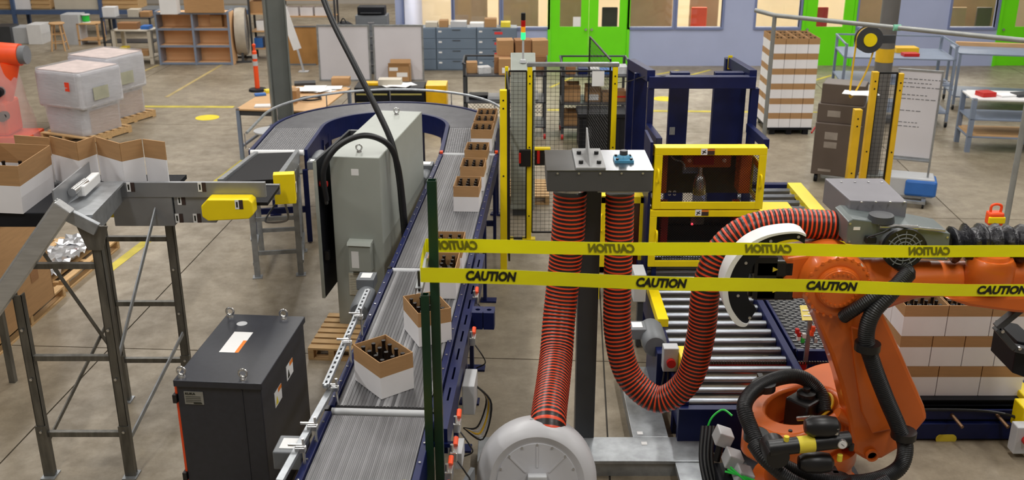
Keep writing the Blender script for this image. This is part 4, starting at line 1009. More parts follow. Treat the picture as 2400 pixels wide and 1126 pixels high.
# machinery inside
YI = YM + .25
MB().bb(xm_(1610), xm_(1722), YI, YI + .2, zm_(408), zm_(372)).build('lift_carriage', ORANGED, t, bevel=.01)
MB().bb(xm_(1632), xm_(1680), YI - .03, YI, zm_(400), zm_(380)).build('carriage_plate', RED, t, bevel=.005)
for u in (1622, 1705): MB().lathe([(0, YI - .02), (.025, YI - .02), (.025, YI), (0, YI)], 10, (xm_(u), 0, zm_(390)), 'Y').build('carriage_bolt', ZINC, t)
MB().bb(xm_(1745), xm_(1772), YI, YI + .25, zm_(470), zm_(365)).build('chain_column', ORANGED, t, bevel=.01); MB().bb(xm_(1556), xm_(1572), YI, YI + .25, zm_(470), zm_(365)).build('chain_column', ORANGED, t, bevel=.01)
MB().lathe([(0, -.12), (.075, -.12), (.08, 0), (.06, .09), (.03, .12), (.03, .3), (0, .3)], 16, (xm_(1652), YI + .05, zm_(450))).build('gear_motor', ZINC, t, True)
MB().bb(xm_(1612), xm_(1650), YI + .1, YI + .14, zm_(428), zm_(408)).build('sensor_window', mat('pale_blue_plate', s2l(140, 160, 200), .3), t)
mb = MB()
for (u, v) in ((1578, 462), (1590, 462), (1578, 470), (1590, 470)): mb.box((xm_(u), YI - .05, zm_(v)), (.03, .004, .016))
stuff(mb.build('stencil_marks', STICK, t))
MB().tube(spline([(xm_(1572), YI - .05, zm_(370)), (xm_(1585), YI - .06, zm_(385)), (xm_(1605), YI - .05, zm_(392)), (xm_(1612), YI - .05, zm_(410))], 5), .01, 6).build('cable_chain', GREYLT, t, True)
MB().bb(xm_(1635), xm_(1668), YI, YI + .15, zm_(545), zm_(505)).build('lower_gear_box', GREYMID, t, bevel=.01)
MB().lathe([(0, YI - .05), (.012, YI - .05), (.012, YI - .04), (0, YI - .04)], 10, (xm_(1637), 0, zm_(540)), 'Y').build('indicator_lamp', mat('red_led', s2l(255, 30, 40), .3, emit=((1, .05, .08), 4)), t)
MB().bb(xm_(1560), xm_(1770), YI + .25, YI + .33, zm_(600), zm_(565)).build('lower_beam', BLKM, t)
for u in (1575, 1752): MB().bb(xm_(u) - .04, xm_(u) + .04, YI + .1, YI + .25, zm_(620), zm_(500)).build('lower_column', RED, t)
# floor supports of the enclosures
for sx in (x0_ + .03, x1_ - .06):
    for yy in (YM + .03, YM + .56): MB().bb(sx, sx + .05, yy, yy + .05, 0, zlo0 + .01).build('support_leg', NAVY, t)
MB().bb(x0_ - .05, x0_ - .02, YM + .05, YM + .6, .3, zu1 + .05).build('side_column', NAVY, t)
# left yellow cabinet behind the hoses
YS = 11.3
t2 = thing('yellow_side_cabinet', 'narrow yellow framed cabinet with dark window behind the hanging hoses', 'cabinet', (0, 0, 0))
sx0, sx1, sz0, sz1 = W(1408, 500, YS).x, W(1516, 500, YS).x, W(1460, 640, YS).z, W(1460, 462, YS).z
mb = MB()
for (a, bq, c_, d_) in ((sx0, sx1, sz1 - .08, sz1), (sx0, sx1, sz0, sz0 + .08), (sx0, sx0 + .08, sz0, sz1), (sx1 - .08, sx1, sz0, sz1), ((sx0 + sx1) / 2 - .04, (sx0 + sx1) / 2 + .04, sz0, sz1)): mb.bb(a, bq, YS, YS + .03, c_, d_)
mb.build('frame', YEL, t2, bevel=.003)
MB().bb(sx0 + .05, sx1 - .05, YS + .02, YS + .026, sz0 + .05, sz1 - .05).build('window', mat('dark_red_window', s2l(64, 18, 14), .2), t2)
MB().bb(sx0, sx1, YS + .03, YS + .3, sz1 - .012, sz1).build('top_panel', YEL, t2); MB().bb(sx0, sx1, YS + .28, YS + .3, sz0, sz1 - .02).build('back_panel', YEL, t2)
for x_ in (sx0, sx1 - .015): MB().bb(x_, x_ + .015, YS + .03, YS + .28, 0, sz1 - .02).build('side_panel', YEL, t2)
p = W(1410, 522, YS); MB().tube(spline([(p.x, YS, p.z + .1), (p.x - .02, YS - .06, p.z + .08), (p.x - .02, YS - .06, p.z - .08), (p.x, YS, p.z - .1)], 4), .012, 8).build('grab_handle', YEL, t2, True)
# roller bed in front of and under the dispenser
ZR = .5; XL, XRr = 1.56, 2.63
t = thing('roller_conveyor', 'navy pallet roller conveyor with bare steel rollers under the yellow dispenser', 'conveyor', (0, 0, 0))
y = 8.02
rl = MB().cyl((0, 0, 0), (XRr - XL, 0, 0), .042, 18).build('roller', CHROME, t, True); k = 0
while y < 11.7:
    o = rl if k == 0 else child(rl, t); o.location = (XL, y, ZR - .042); y += .203; k += 1
MB().bb(XRr + .005, XRr + .075, 8.35, 11.8, .2, ZR + .03).build('side_rail', NAVY, t, bevel=.005)
MB().bb(XL - .08, XL - .005, 7.92, 11.8, .2, ZR + .02).build('side_rail', NAVY, t, bevel=.005)
MB().bb(XL - .1, XRr + .1, 7.86, 7.94, .04, ZR - .02).build('front_rail', NAVY, t, bevel=.006)
MB().bb(XL + .5, XL + .9, 7.83, 7.86, ZR - .06, ZR - .03).build('front_clip', GALV, t)
for (x, y_) in ((XL - .04, 8.3), (XL - .04, 10.6), (XRr + .04, 8.6), (XRr + .04, 10.6)):
    MB().bb(x - .04, x + .04, y_ - .05, y_ + .05, 0, .2).build('leg', NAVY, t)
for y_ in (8.85, 8.05): MB().bb(XL + .3, XRr + .2, y_ - .05, y_ - .02, ZR - .15, ZR - .06).build('chain_guide', RED, t)
mb = MB()
for k in range(46): mb.bb(XL + .3 + k * .026, XL + .315 + k * .026, 8.78, 8.8, ZR - .06, ZR - .03)
stuff(mb.build('drive_chain', mat('oiled_chain', s2l(70, 64, 54), .4, .6), t))
MB().bb(XL + .62, XL + .75, 8.2, 8.55, .1, .3).build('stop_block', ORSAFE, t, bevel=.01)
MB().bb(XL - .08, XL + .03, 9.45, 10.35, ZR + .02, ZR + .11).build('guard_angle', YEL, t, bevel=.004)
MB().bb(XL - .02, XL + .08, 8.34, 8.62, ZR - .35, ZR + .22).build('guard_plate', YEL, t, bevel=.004)
MB().bb(XL - .2, XL - .08, 8.6, 9.3, .15, ZR + .15).build('drive_bracket', NAVY, t, bevel=.005)
dm = motor(t, (XL - .2, 8.95, ZR + .15), .12, .42, 0, (-.15, .05, .05))
MB().bb(XL - .16, XL - .02, 8.48, 8.6, ZR + .02, ZR + .26).build('disconnect_box', GREYLT, dm, bevel=.008)
MB().cyl((XL - .09, 8.48, ZR + .12), (XL - .09, 8.44, ZR + .12), .042, 18).build('red_knob', RED, dm, True)
for k in range(3): MB().tube(spline([(XL - .13 + k * .03, 8.55, ZR + .04), (XL - .16 + k * .05, 8.5, ZR - .15), (XL - .2 + k * .04, 8.7, .12), (XL - .25, 9.0, .08)], 6), .011, 6).build('motor_cable', RUB, dm, True)
pz_ = W(1497, 640, 10.2)
MB().bb(pz_.x - .07, pz_.x + .06, 10.0, 10.3, .55, pz_.z + .06).build('valve_box', GREYLT, t, bevel=.01); MB().bb(pz_.x - .02, pz_.x + .04, 10.02, 10.12, .02, .6).build('valve_post', GREYDK, t)
# tread plate between the roller bed and the robot
t = thing('tread_plate', 'dark raised grip tread plate in navy frame beside the bare rollers', 'plate', (0, 0, 0))
tx0, tx1, ty0, ty1 = 2.78, 3.42, 9.0, 10.75
MB().bb(tx0, tx1, ty0, ty1, .44, .47).build('plate', GREYDK, t)
mb = MB(); i = 0; y = ty0 + .04
while y < ty1 - .04:
    x = tx0 + .05 + (.045 if i % 2 else 0)
    while x < tx1 - .05: mb.box((x, y, .476), (.06, .022, .014)); x += .09
    y += .045; i += 1
stuff(mb.build('tread_pattern', mat('tread_steel', s2l(130, 132, 134), .35, .7), t))
for (a, bq, c_, d_) in ((tx0 - .03, tx0, ty0, ty1), (tx1, tx1 + .05, ty0, ty1), (tx0, tx1, ty0 - .05, ty0), (tx0, tx1, ty1, ty1 + .05)): MB().bb(a, bq, c_, d_, .3, .5).build('frame_rail', NAVY, t, bevel=.004)
for x in (tx0 + .02, tx1 - .02):
    for y in (ty0 + .05, ty1 - .05): MB().bb(x - .035, x + .035, y - .035, y + .035, 0, .44).build('leg', NAVY, t)
t = thing('red_crossbeam', 'red steel crossbeam at the end of the tread plate near the robot', 'beam', (0, 0, 0))
MB().bb(2.72, 3.5, 8.52, 8.6, .28, .46).build('beam', RED, t, bevel=.006)
MB().bb(2.95, 3.3, 8.4, 8.52, .24, .38).build('bracket', RED, t, bevel=.006)
for x in (2.78, 3.44): MB().bb(x - .03, x + .03, 8.53, 8.59, 0, .28).build('leg', NAVY, t)
ps = F(1888, 845, .45); t = thing('sensor_post', 'small steel post with yellow label plate and coloured indicator lamps', 'post', (ps.x, ps.y, 0))
zt2 = W(1893, 732, ps.y).z
MB().bb(-.02, .02, -.012, .012, 0, zt2).build('post', STEEL, t)
lp = MB().box((.0, -.02, zt2), (.2, .16, .008), M=Matrix.Rotation(R(38), 3, 'X')).build('label_plate', mat('pale_yellow_plate', s2l(236, 220, 120), .5), t)
mb = MB()
for k in range(4): mb.box((-.05 + (k % 2) * .05, -.05 + k * .022, zt2 - .015 + k * .018), (.07, .012, .004), M=Matrix.Rotation(R(38), 3, 'X'))
stuff(mb.build('plate_print', STICK, lp))
for k, (x, z, mm) in enumerate(((-.1, .26, WHITE), (-.06, .3, GREENW), (-.1, .2, RED), (.02, .18, ORSAFE), (-.05, .22, WHITE), (.06, .3, ZINC), (-.12, .14, RED), (.03, .1, ORSAFE))):
    MB().box((x, -.03, zt2 - .1 - z * .6), (.035, .04, .05)).build('indicator_block', mm, t, bevel=.006)
MB().bar((-.13, -.01, zt2 - .25), (.06, -.01, zt2 - .25), .02, .02).build('cross_arm', STEEL, t)
# outfeed rollers beyond the dispenser
t = thing('outfeed_roller_conveyor', 'short roller conveyor with yellow side rail beyond the yellow dispenser', 'conveyor', (0, 0, 0))
ox0, ox1 = 2.75, 4.02
rl2 = MB().cyl((0, 0, 0), (ox1 - ox0, 0, 0), .042, 16).build('roller', CHROME, t, True)
for k in range(9):
    o = rl2 if k == 0 else child(rl2, t); o.location = (ox0, 12.0 + k * .27, ZR - .04)
MB().bb(ox1, ox1 + .2, 11.9, 14.3, ZR - .04, ZR + .05).build('side_rail', YEL, t, bevel=.005)
MB().bb(ox0 - .08, ox1 + .05, 14.3, 14.42, .2, ZR + .02).build('end_rail', NAVY, t, bevel=.005); MB().bb(ox0 - .08, ox0 - .01, 11.9, 14.3, .2, ZR + .02).build('side_rail', NAVY, t)
for x in (ox0 - .04, ox1 + .1):
    for y in (12.1, 14.1): MB().bb(x - .035, x + .035, y - .04, y + .04, 0, .47).build('leg', NAVY, t)
gb = MB().bb(W(1788, 470, 11.6).x, W(1885, 470, 11.6).x, 11.5, 12.3, .55, .92).build('drive_guard', YEL, t, bevel=.01, label='yellow sheet metal drive guard')
MB().box((W(1857, 468, 11.8).x + .05, 11.9, .922), (.12, .1, .004)).mi(1).box((W(1857, 468, 11.8).x + .05, 11.95, .924), (.12, .04, .004)).build('warning_label', [STICK, mat('label_dark', (.05, .04, .03))], gb)
# ================================================================ palletising robot
YP = 7.1
t = thing('palletising_robot', 'large orange palletising robot arm with black cable dress pack', 'robot', (2.5, 7.4, 0))
RX, RY = 2.5, 7.4
def rp(u, v, y):                # robot-frame point
    p = W(u, v, y); return Vector((p.x - RX, p.y - RY, p.z))
def rf(u, v, z):
    p = F(u, v, z); return Vector((p.x - RX, p.y - RY, p.z))
MB().lathe([(0, 0), (.46, 0), (.46, .04), (.36, .06), (.33, .3), (.36, .34), (.36, .46), (0, .46)], 32).build('pedestal', ORANGED, t, True)
MB().bb(-.48, .48, -.48, .48, 0, .03).build('floor_plate', GREYDK, t)
# rotating column: plan outline with an oval opening
axd = Vector((rf(2010, 880, .8) - rf(1790, 1010, .8))); an = math.atan2(axd.y, axd.x)
c0 = (rf(2010, 880, .8) + rf(1790, 1010, .8)) / 2
def plan(lx, ly): return (c0.x + lx * math.cos(an) - ly * math.sin(an), c0.y + lx * math.sin(an) + ly * math.cos(an))
out_, hole_ = [], []
N = 40
hl_, hw_ = .74, .33
for k in range(N):
    a = 2 * math.pi * k / N; ca, sa = math.cos(a), math.sin(a)
    sq = lambda c_, e: math.copysign(abs(c_) ** e, c_)
    out_.append(plan(hl_ * sq(ca, .6), hw_ * sq(sa, .55) * (1.0 + .12 * ca))); hole_.append(plan(-.16 + .38 * ca, .235 * sa))
zc0, zc1 = .52, .84
MB().prism(out_, zc0, zc1, 'Z', hole_).build('rotating_column', ORANGE, t, True, bevel=.03)
inr = [plan(.9 * hl_ * math.cos(2 * math.pi * k / N) * .8, .9 * hw_ * math.sin(2 * math.pi * k / N)) for k in range(N)]
MB().prism(inr, .44, zc0, 'Z').build('column_underside', ORANGED, t, True)
def bolt_at(p, parent=t): MB().lathe([(0, 0), (.016, 0), (.016, .01), (0, .01)], 10, p).build('bolt', BLACK, parent)
for (lx, ly) in ((-.6, .18), (-.6, -.18), (.25, .22), (.25, -.22)): q = plan(lx, ly); bolt_at((q[0], q[1], zc1))
# axis-one motor in the opening
q = plan(-.12, .0)
m1 = MB().box((q[0], q[1], .72), (.26, .22, .34), an).build('axis_motor', BLACK, t, bevel=.02)
MB().lathe([(0, .86), (.075, .86), (.075, .93), (.03, .94), (.03, .97), (0, .97)], 20, (q[0], q[1], 0)).build('motor_cap', BLACK, m1, True)
MB().prism([(q[0] - .02, q[1] - .09), (q[0] + .02, q[1] - .09), (q[0], q[1] - .06)], .872, .874, 'Z').build('warning_triangle', STICKO, m1)
q2 = plan(-.3, -.06); MB().cyl((q2[0], q2[1], .78), (q2[0] + .08, q2[1] - .12, .86), .022, 12).build('plug', ZINC, m1, True)
MB().tube(spline([(q[0] + .1, q[1] + .1, .85), (q[0] + .2, q[1] + .02, .9), (q[0] + .18, q[1] - .1, .84), (q[0], q[1] - .16, .72)], 6), .012, 8).build('motor_lead', YELD, m1, True)
def flat_label(u, v, z, w_, h_, rz_, par): p = rf(u, v, z); MB().box((p.x, p.y, z), (w_, h_, .004), rz_).build('label', STICKY, par)
flat_label(1978, 893, zc1 + .002, .14, .11, an, t)
# shoulder cheeks joining column to link
for (u, v, y_) in ((2000, 985, 7.25), (2035, 960, 7.55)):
    p = rp(u, v, y_); MB().lathe([(0, -.09), (.14, -.09), (.15, -.06), (.15, .06), (.14, .09), (0, .09)], 24, p, 'Y').build('shoulder_bearing', ORANGE, t, True)
p = rp(1988, 985, 7.15); MB().tube([p + Vector((-.1, 0, .06)), p, p + Vector((.12, .04, -.03))], [.05, .06, .05], 14).build('shoulder_lug', ORANGE, t, True)
# link arm
lk = [(1905, 640), (1893, 690), (1915, 760), (1945, 830), (1968, 900), (1985, 970), (1992, 1020), (2000, 1060), (2030, 1078), (2065, 1072), (2120, 1040), (2172, 978), (2165, 950), (2130, 870), (2095, 790), (2060, 715), (2040, 660), (2010, 618), (1960, 598), (1925, 612)]
poly = [(rp(u, v, YP).x, rp(u, v, YP).z) for u, v in lk]
y0_, y1_ = YP - RY - .03, YP - RY + .25
MB().prism(poly, y0_, y1_).build('link_arm', ORANGE, t, bevel=.03)
poly2 = [(rp(u, v, YP).x, rp(u, v, YP).z) for u, v in ((1990, 760), (1998, 850), (2015, 960), (2040, 1010), (2085, 1000), (2100, 960), (2062, 860), (2030, 770))]
MB().prism(poly2, y0_ - .02, y0_).build('link_rib', ORANGE, t, bevel=.015)
p = rp(2042, 1066, YP - .04); MB().lathe([(.05, 0), (.05, -.03), (.036, -.03), (.036, 0)], 20, p, 'Y').build('access_collar', ORANGE, t, True)
# elbow hub
e = rp(1962, 672, YP - .05); er = .255
hub = MB().lathe([(0, -.05), (er * .62, -.05), (er * .66, -.02), (er * .8, -.03), (er * .92, -.02), (er, .03), (er, .34), (0, .34)], 40, e, 'Y').build('elbow_hub', ORANGE, t, True)
MB().lathe([(0, -.062), (er * .58, -.062), (er * .6, -.05), (0, -.05)], 36, e, 'Y').build('elbow_cover', ORANGED, hub, True)
hb = MB().lathe([(0, -.012), (.009, -.012), (.009, .0), (0, 0)], 8, (0, 0, 0), 'Y').build('hub_bolt', ORANGED, hub, True)
for k in range(22):
    a = 2 * math.pi * k / 22; o = hb if k == 0 else child(hb, hub); o.location = (e.x + er * .5 * math.cos(a), e.y - .06, e.z + er * .5 * math.sin(a))
for k in range(26):
    a = 2 * math.pi * k / 26; o = child(hb, hub); o.location = (e.x + er * .93 * math.cos(a), e.y - .02, e.z + er * .93 * math.sin(a)); o.scale = (1.3, 1, 1.3)
# upper arm towards the wrist
ua = [rp(1900, 668, YP + .22), rp(2060, 665, YP + .24), rp(2140, 655, YP + .24), rp(2250, 652, YP + .24), rp(2330, 650, YP + .24), rp(2480, 650, YP + .24)]
MB().tube(ua, [.2, .21, .15, .135, .15, .17], 22).build('upper_arm', ORANGE, t, True)
MB().prism([(rp(u, v, YP).x, rp(u, v, YP).z) for u, v in ((1842, 640), (1850, 618), (1960, 602), (1960, 715), (1850, 715))], YP - RY + .1, YP - RY + .42).build('elbow_block', ORANGE, t, bevel=.02)
p = rp(2320, 632, YP + .1)
wr = MB().lathe([(0, -.14), (.15, -.14), (.175, -.11), (.175, .06), (.15, .1), (0, .1)], 28, p).build('wrist_housing', ORANGE, t, True)
MB().lathe([(0, .1), (.13, .1), (.12, .13), (0, .13)], 24, p).build('wrist_cap', ORANGED, wr, True)
p = rp(2290, 692, YP + .12); MB().prism([(p.x - .3, p.z + .02), (p.x + .5, p.z + .06), (p.x + .5, p.z - .12), (p.x + .25, p.z - .1), (p.x - .1, p.z - .05)], p.y - .12, p.y + .14).build('wrist_cover', ORANGE, t, bevel=.03)
p = rp(2008, 622, YP - .02); MB().lathe([(0, -.05), (.035, -.05), (.035, .03), (0, .03)], 14, p, 'Y').build('white_cap', WHITE, t, True)
# motors at the back of the elbow
for (u0, v0, u1, v1) in ((1772, 612, 1862, 652), (1772, 656, 1862, 706)):
    a, bq = rp(u0, v0, YP + .1), rp(u1, v1, YP + .1)
    mt = MB().bb(a.x, bq.x, a.y, a.y + .26, bq.z, a.z).build('elbow_motor', BLACK, t, bevel=.02)
    MB().prism([((a.x + bq.x) / 2 - .02, (a.z + bq.z) / 2 - .02), ((a.x + bq.x) / 2 - .02, (a.z + bq.z) / 2 + .02), ((a.x + bq.x) / 2 + .02, (a.z + bq.z) / 2)], a.y - .004, a.y).build('warning_triangle', STICKY, mt)
    MB().bb(a.x - .04, a.x, a.y + .03, a.y + .22, bq.z + .02, a.z - .02).build('motor_end', BLACK, mt, bevel=.01)
# C-shaped hose guard with white edge
oc = [(1888, 548), (1868, 541), (1830, 543), (1790, 552), (1752, 572), (1718, 606), (1698, 645), (1692, 682), (1700, 722), (1722, 757), (1745, 764), (1757, 750)]
ic = [(1886, 572), (1864, 562), (1832, 566), (1806, 578), (1780, 602), (1760, 634), (1752, 664), (1752, 690), (1760, 712), (1772, 724), (1766, 738), (1757, 746)]
YGd = YP - .03
P_ = lambda l: [(rp(u, v, YGd).x, rp(u, v, YGd).z) for u, v in l]
def cshape(o_, i_, d0, d1):
    n = len(o_); mb = MB(); vs = []
    for d in (d0, d1):
        vs += [(a, d, z) for a, z in o_] + [(a, d, z) for a, z in i_]
    fs = []
    for k in range(n - 1):
        fs += [(k, k + 1, n + k + 1, n + k), (2 * n + k + 1, 2 * n + k, 3 * n + k, 3 * n + k + 1), (k + 1, k, 2 * n + k, 2 * n + k + 1), (n + k, n + k + 1, 3 * n + k + 1, 3 * n + k)]
    fs += [(0, n, 3 * n, 2 * n), (2 * n - 1, n - 1, 3 * n - 1, 4 * n - 1)]
    return mb.add(vs, fs)
sp2 = lambda l: [(q.x, q.y) for q in spline([(a, bq, 0) for a, bq in l], 5)]
O_, I_ = sp2(P_(oc)), sp2(P_(ic)); mid = [(a[0] * .78 + bq[0] * .22, a[1] * .78 + bq[1] * .22) for a, bq in zip(O_, I_)]
gd = cshape(mid, I_, YGd - RY, YGd - RY + .05).build('hose_guard', BLKM, t, True, label='black curved hose guard')
cshape(O_, mid, YGd - RY - .02, YGd - RY + .16).build('guard_rim', WHITE, gd, True, label='white rim')
for k in (4, 14, 24, 36, 48): MB().lathe([(0, -.01), (.012, -.01), (.012, 0), (0, 0)], 8, ((mid[k][0] * .5 + I_[k][0] * .5), YGd - RY, (mid[k][1] * .5 + I_[k][1] * .5)), 'Y').build('guard_bolt', ZINC, gd)
p = rp(1800, 690, YP + .1); MB().bb(p.x - .12, p.x + .05, p.y, p.y + .05, p.z - .04, p.z + .3).build('guard_bracket', BLACK, t)
# corrugated conduits
def conduit(pts, r, name='cable_conduit', m=RUB, ribs=.016):
    ln = resample(spline(pts, 14), ribs / 2); rad = [r * (1 if i % 2 else .93) for i in range(len(ln))]
    return MB().tube(ln, rad, 14).build(name, m, t, True)
conduit([rp(1975, 745, 6.98), rp(2005, 725, 6.92), rp(2060, 690, 6.9), rp(2105, 665, 6.95), rp(2130, 640, 7.05), rp(2100, 615, 7.15)], .05)
conduit([rp(2130, 640, 7.0), rp(2085, 690, 6.9), rp(2045, 735, 6.87), rp(2030, 790, 6.87), rp(2045, 850, 6.87), rp(2075, 930, 6.87), rp(2105, 1000, 6.87), rp(2122, 1050, 6.85), rp(2105, 1100, 6.8), rp(2040, 1128, 6.72), rp(1950, 1130, 6.66), rp(1860, 1105, 6.66), rp(1790, 1060, 6.72), rp(1758, 1000, 6.9), rp(1745, 950, 7.05), rp(1775, 910, 7.25), rp(1830, 886, 7.4), rp(1880, 886, 7.45), rp(1920, 920, 7.4), rp(1935, 970, 7.25)], .062)
conduit([rp(1765, 1040, 6.75), rp(1800, 1085, 6.6), rp(1880, 1140, 6.5), rp(1990, 1160, 6.5), rp(2080, 1130, 6.6)], .055)
for (u, v, y_, rot) in ((2033, 812, 6.87, 0), (2118, 1018, 6.87, 0), (1772, 1022, 6.85, 0), (1790, 905, 7.3, 0), (1965, 1128, 6.66, 0)):
    p = rp(u, v, y_); MB().lathe([(.072, -.03), (.095, -.03), (.095, .03), (.072, .03)], 16, p).bb(p.x - .02, p.x + .02, p.y + .06, p.y + .16, p.z - .03, p.z + .03).build('hose_clamp', BLACK, t, True)
# hydraulic balancer below the column
a, bq = rp(1800, 1052, 6.5), rp(1990, 1030, 6.55)
MB().cyl(a, bq, .062, 20).build('balancer_cylinder', BLACK, t, True)
MB().lathe([(0, -.1), (.085, -.1), (.095, -.06), (.095, .1), (0, .1)], 20, rp(1816, 1058, 6.55), 'Y').build('balancer_pivot', BLACK, t, True)
d_ = (bq - a).normalized(); s_ = a.lerp(bq, .42)
MB().cyl(a.lerp(bq, .36), a.lerp(bq, .56), .0635, 20).build('balancer_label', STICKY, t, True)
for (u, v, ln2) in ((1930, 1000, .0), (1915, 1085, .0)):
    p = rp(u, v, 6.55); MB().lathe([(0, -.14), (.05, -.135), (.078, -.09), (.082, .02), (.07, .09), (.03, .12), (0, .125)], 20, p, 'X').build('accumulator', BLACK, t, True)
p = rp(1973, 1040, 6.5); gg = MB().lathe([(0, -.02), (.036, -.02), (.04, 0), (.036, .02), (0, .02)], 20, p, 'Y').build('pressure_gauge', ZINC, t, True)
MB().lathe([(0, -.023), (.03, -.023), (.03, -.02), (0, -.02)], 18, p, 'Y').build('gauge_dial', PAPER, gg); MB().bar(p + Vector((-.012, -.025, .01)), p + Vector((.012, -.025, -.01)), .003, .001, up=(0, 1, 0)).build('gauge_needle', INK, gg)
for (u, v, mm) in ((1843, 1032, STICKY), (1968, 1075, STICKY), (1960, 1012, ZINC), (1995, 1050, BLACK)):
    MB().lathe([(0, -.02), (.02, -.02), (.02, .03), (0, .03)], 12, rp(u, v, 6.5)).build('valve_cap', mm, t, True)
flat_label(1845, 1028, .62, .09, .06, .2, t)
# vacuum unit mounted on top of the arm
GAL2 = mat('vacuum_housing_grey', s2l(116, 124, 124), .35, .35, .1, 4)
YV = 7.2
pv = lambda u, v: (rp(u, v, YV).x, rp(u, v, YV).z)
vb = MB().prism([pv(1988, 520), pv(2000, 514), pv(2135, 530), pv(2228, 548), pv(2222, 612), pv(2140, 606), pv(2075, 582), pv(1982, 572)], YV - RY, YV - RY + .34).build('vacuum_housing', GAL2, t, bevel=.008)
for (u, v) in ((1992, 524), (2060, 526), (2128, 534), (2220, 556), (2216, 604), (1990, 566)):
    p = rp(u, v, YV); MB().lathe([(0, -.008), (.009, -.008), (.009, 0), (0, 0)], 8, p, 'Y').build('screw', ZINC, vb)
p = rp(2008, 536, YV); MB().bb(p.x - .025, p.x + .025, p.y - .003, p.y, p.z - .012, p.z + .012).build('label', STICK, vb)
a, bq = rp(2060, 531, YV - .02), rp(2150, 535, YV - .02); MB().cyl(a, bq, .022, 12).build('air_cylinder', ZINC, vb, True); MB().cyl(bq, rp(2215, 541, YV - .02), .011, 10).build('cylinder_rod', ZINC, vb, True)
fm = rp(2112, 578, YV - .05)
mm_ = MB().lathe([(0, -.05), (.1, -.05), (.145, -.03), (.15, .0), (.15, .1), (.12, .2), (0, .2)], 30, fm, 'Y').build('fan_motor', GREYMID, t, True)
MB().lathe([(.142, -.062), (.158, -.062), (.158, -.02), (.142, -.02)], 30, fm, 'Y').build('fan_ring', BLACK, mm_, True)
mb = MB()                       # wire grille standing off the motor face
for r_ in (.03, .06, .09, .12): mb.tube([(fm.x + r_ * math.cos(2 * math.pi * k / 24), fm.y - .066, fm.z + r_ * math.sin(2 * math.pi * k / 24)) for k in range(24)], .005, 5, closed=True)
for k in range(12): a = 2 * math.pi * k / 12; mb.bar((fm.x + .02 * math.cos(a), fm.y - .066, fm.z + .02 * math.sin(a)), (fm.x + .142 * math.cos(a), fm.y - .066, fm.z + .142 * math.sin(a)), .006, .006, up=(0, 1, 0))
stuff(mb.build('fan_grille', GREYMID, mm_))
MB().tube(spline([rp(2035, 556, YV - .05), rp(2070, 545, YV - .1), rp(2100, 532, YV - .1), rp(2150, 545, YV - .08), rp(2172, 580, YV - .06), rp(2150, 615, YV)], 6), .007, 6).build('motor_lead', RUB, mm_, True)
MB().box(rp(2040, 562, YV - .03), (.08, .05, .05)).build('terminal_box', BLACK, vb, bevel=.008)
z0_ = rp(2060, 512, YV + .1).z - .06
# grey sheet metal box on top
tb = [rf(1986, 470, z0_ + .16), rf(2138, 506, z0_ + .16)]
x0_, x1_ = rp(1990, 510, YV + .3).x, rp(2136, 510, YV + .16).x
bx = MB().prism([(x0_ - .02, .14), (x1_ - .02, .10), (x1_ + .0, .72), (x0_ + .05 - .1, .72)], z0_ - .06, z0_ + .15, 'Z').build('filter_box', mat('filter_box_grey', s2l(124, 122, 128), .42, .1, .05), t, bevel=.008)
bx.location = (0, -.08, 0)
for k in range(4):
    for y_ in (.09, .6): MB().lathe([(0, 0), (.01, 0), (.01, .006), (0, .006)], 8, (x0_ + .05 + k * (x1_ - x0_ - .1) / 3, y_ - .0, z0_ + .15)).build('screw', ZINC, bx)
p = rp(2065, 512, YV + .05); MB().lathe([(0, -.02), (.1, -.02), (.09, .03), (0, .03)], 22, p).build('round_flange', GREYDK, t, True)
# black crinkled bellows sleeve
bl = [rp(2225, 575, 7.3), rp(2290, 568, 7.3), rp(2350, 570, 7.3), rp(2420, 572, 7.3), rp(2490, 572, 7.3)]
ln_ = resample(spline(bl, 14), .018); random.seed(3)
SAT = mat('black_satin_sleeve', s2l(30, 30, 36), .22, 0, .3, 30, bump=.8)
MB().tube(ln_, [.125 + .022 * math.sin(i * 1.1) + random.uniform(-.012, .012) for i in range(len(ln_))], 18).build('bellows_sleeve', SAT, t, True)
# gripper bracket reaching down at the frame edge
mb = MB()
for (a, bq) in (((2410, 708), (2335, 768)), ((2335, 768), (2375, 815)), ((2375, 815), (2440, 830))): mb.bar(rp(*a, 7.2), rp(*bq, 7.2), .05, .07, up=(0, 1, 0))
mb.build('gripper_bracket', GREYDK, t, bevel=.005)
for (u, v) in ((2344, 772), (2384, 812)): MB().lathe([(0, -.05), (.014, -.05), (.014, -.03), (0, -.03)], 8, rp(u, v, 7.2), 'Y').build('bracket_bolt', ZINC, t)
MB().prism([(rp(u, v, 7.25).x, rp(u, v, 7.25).z) for u, v in ((2385, 800), (2440, 810), (2440, 900), (2372, 875))], -.15, .25).build('gripper_tool', BLKM, t, bevel=.01)

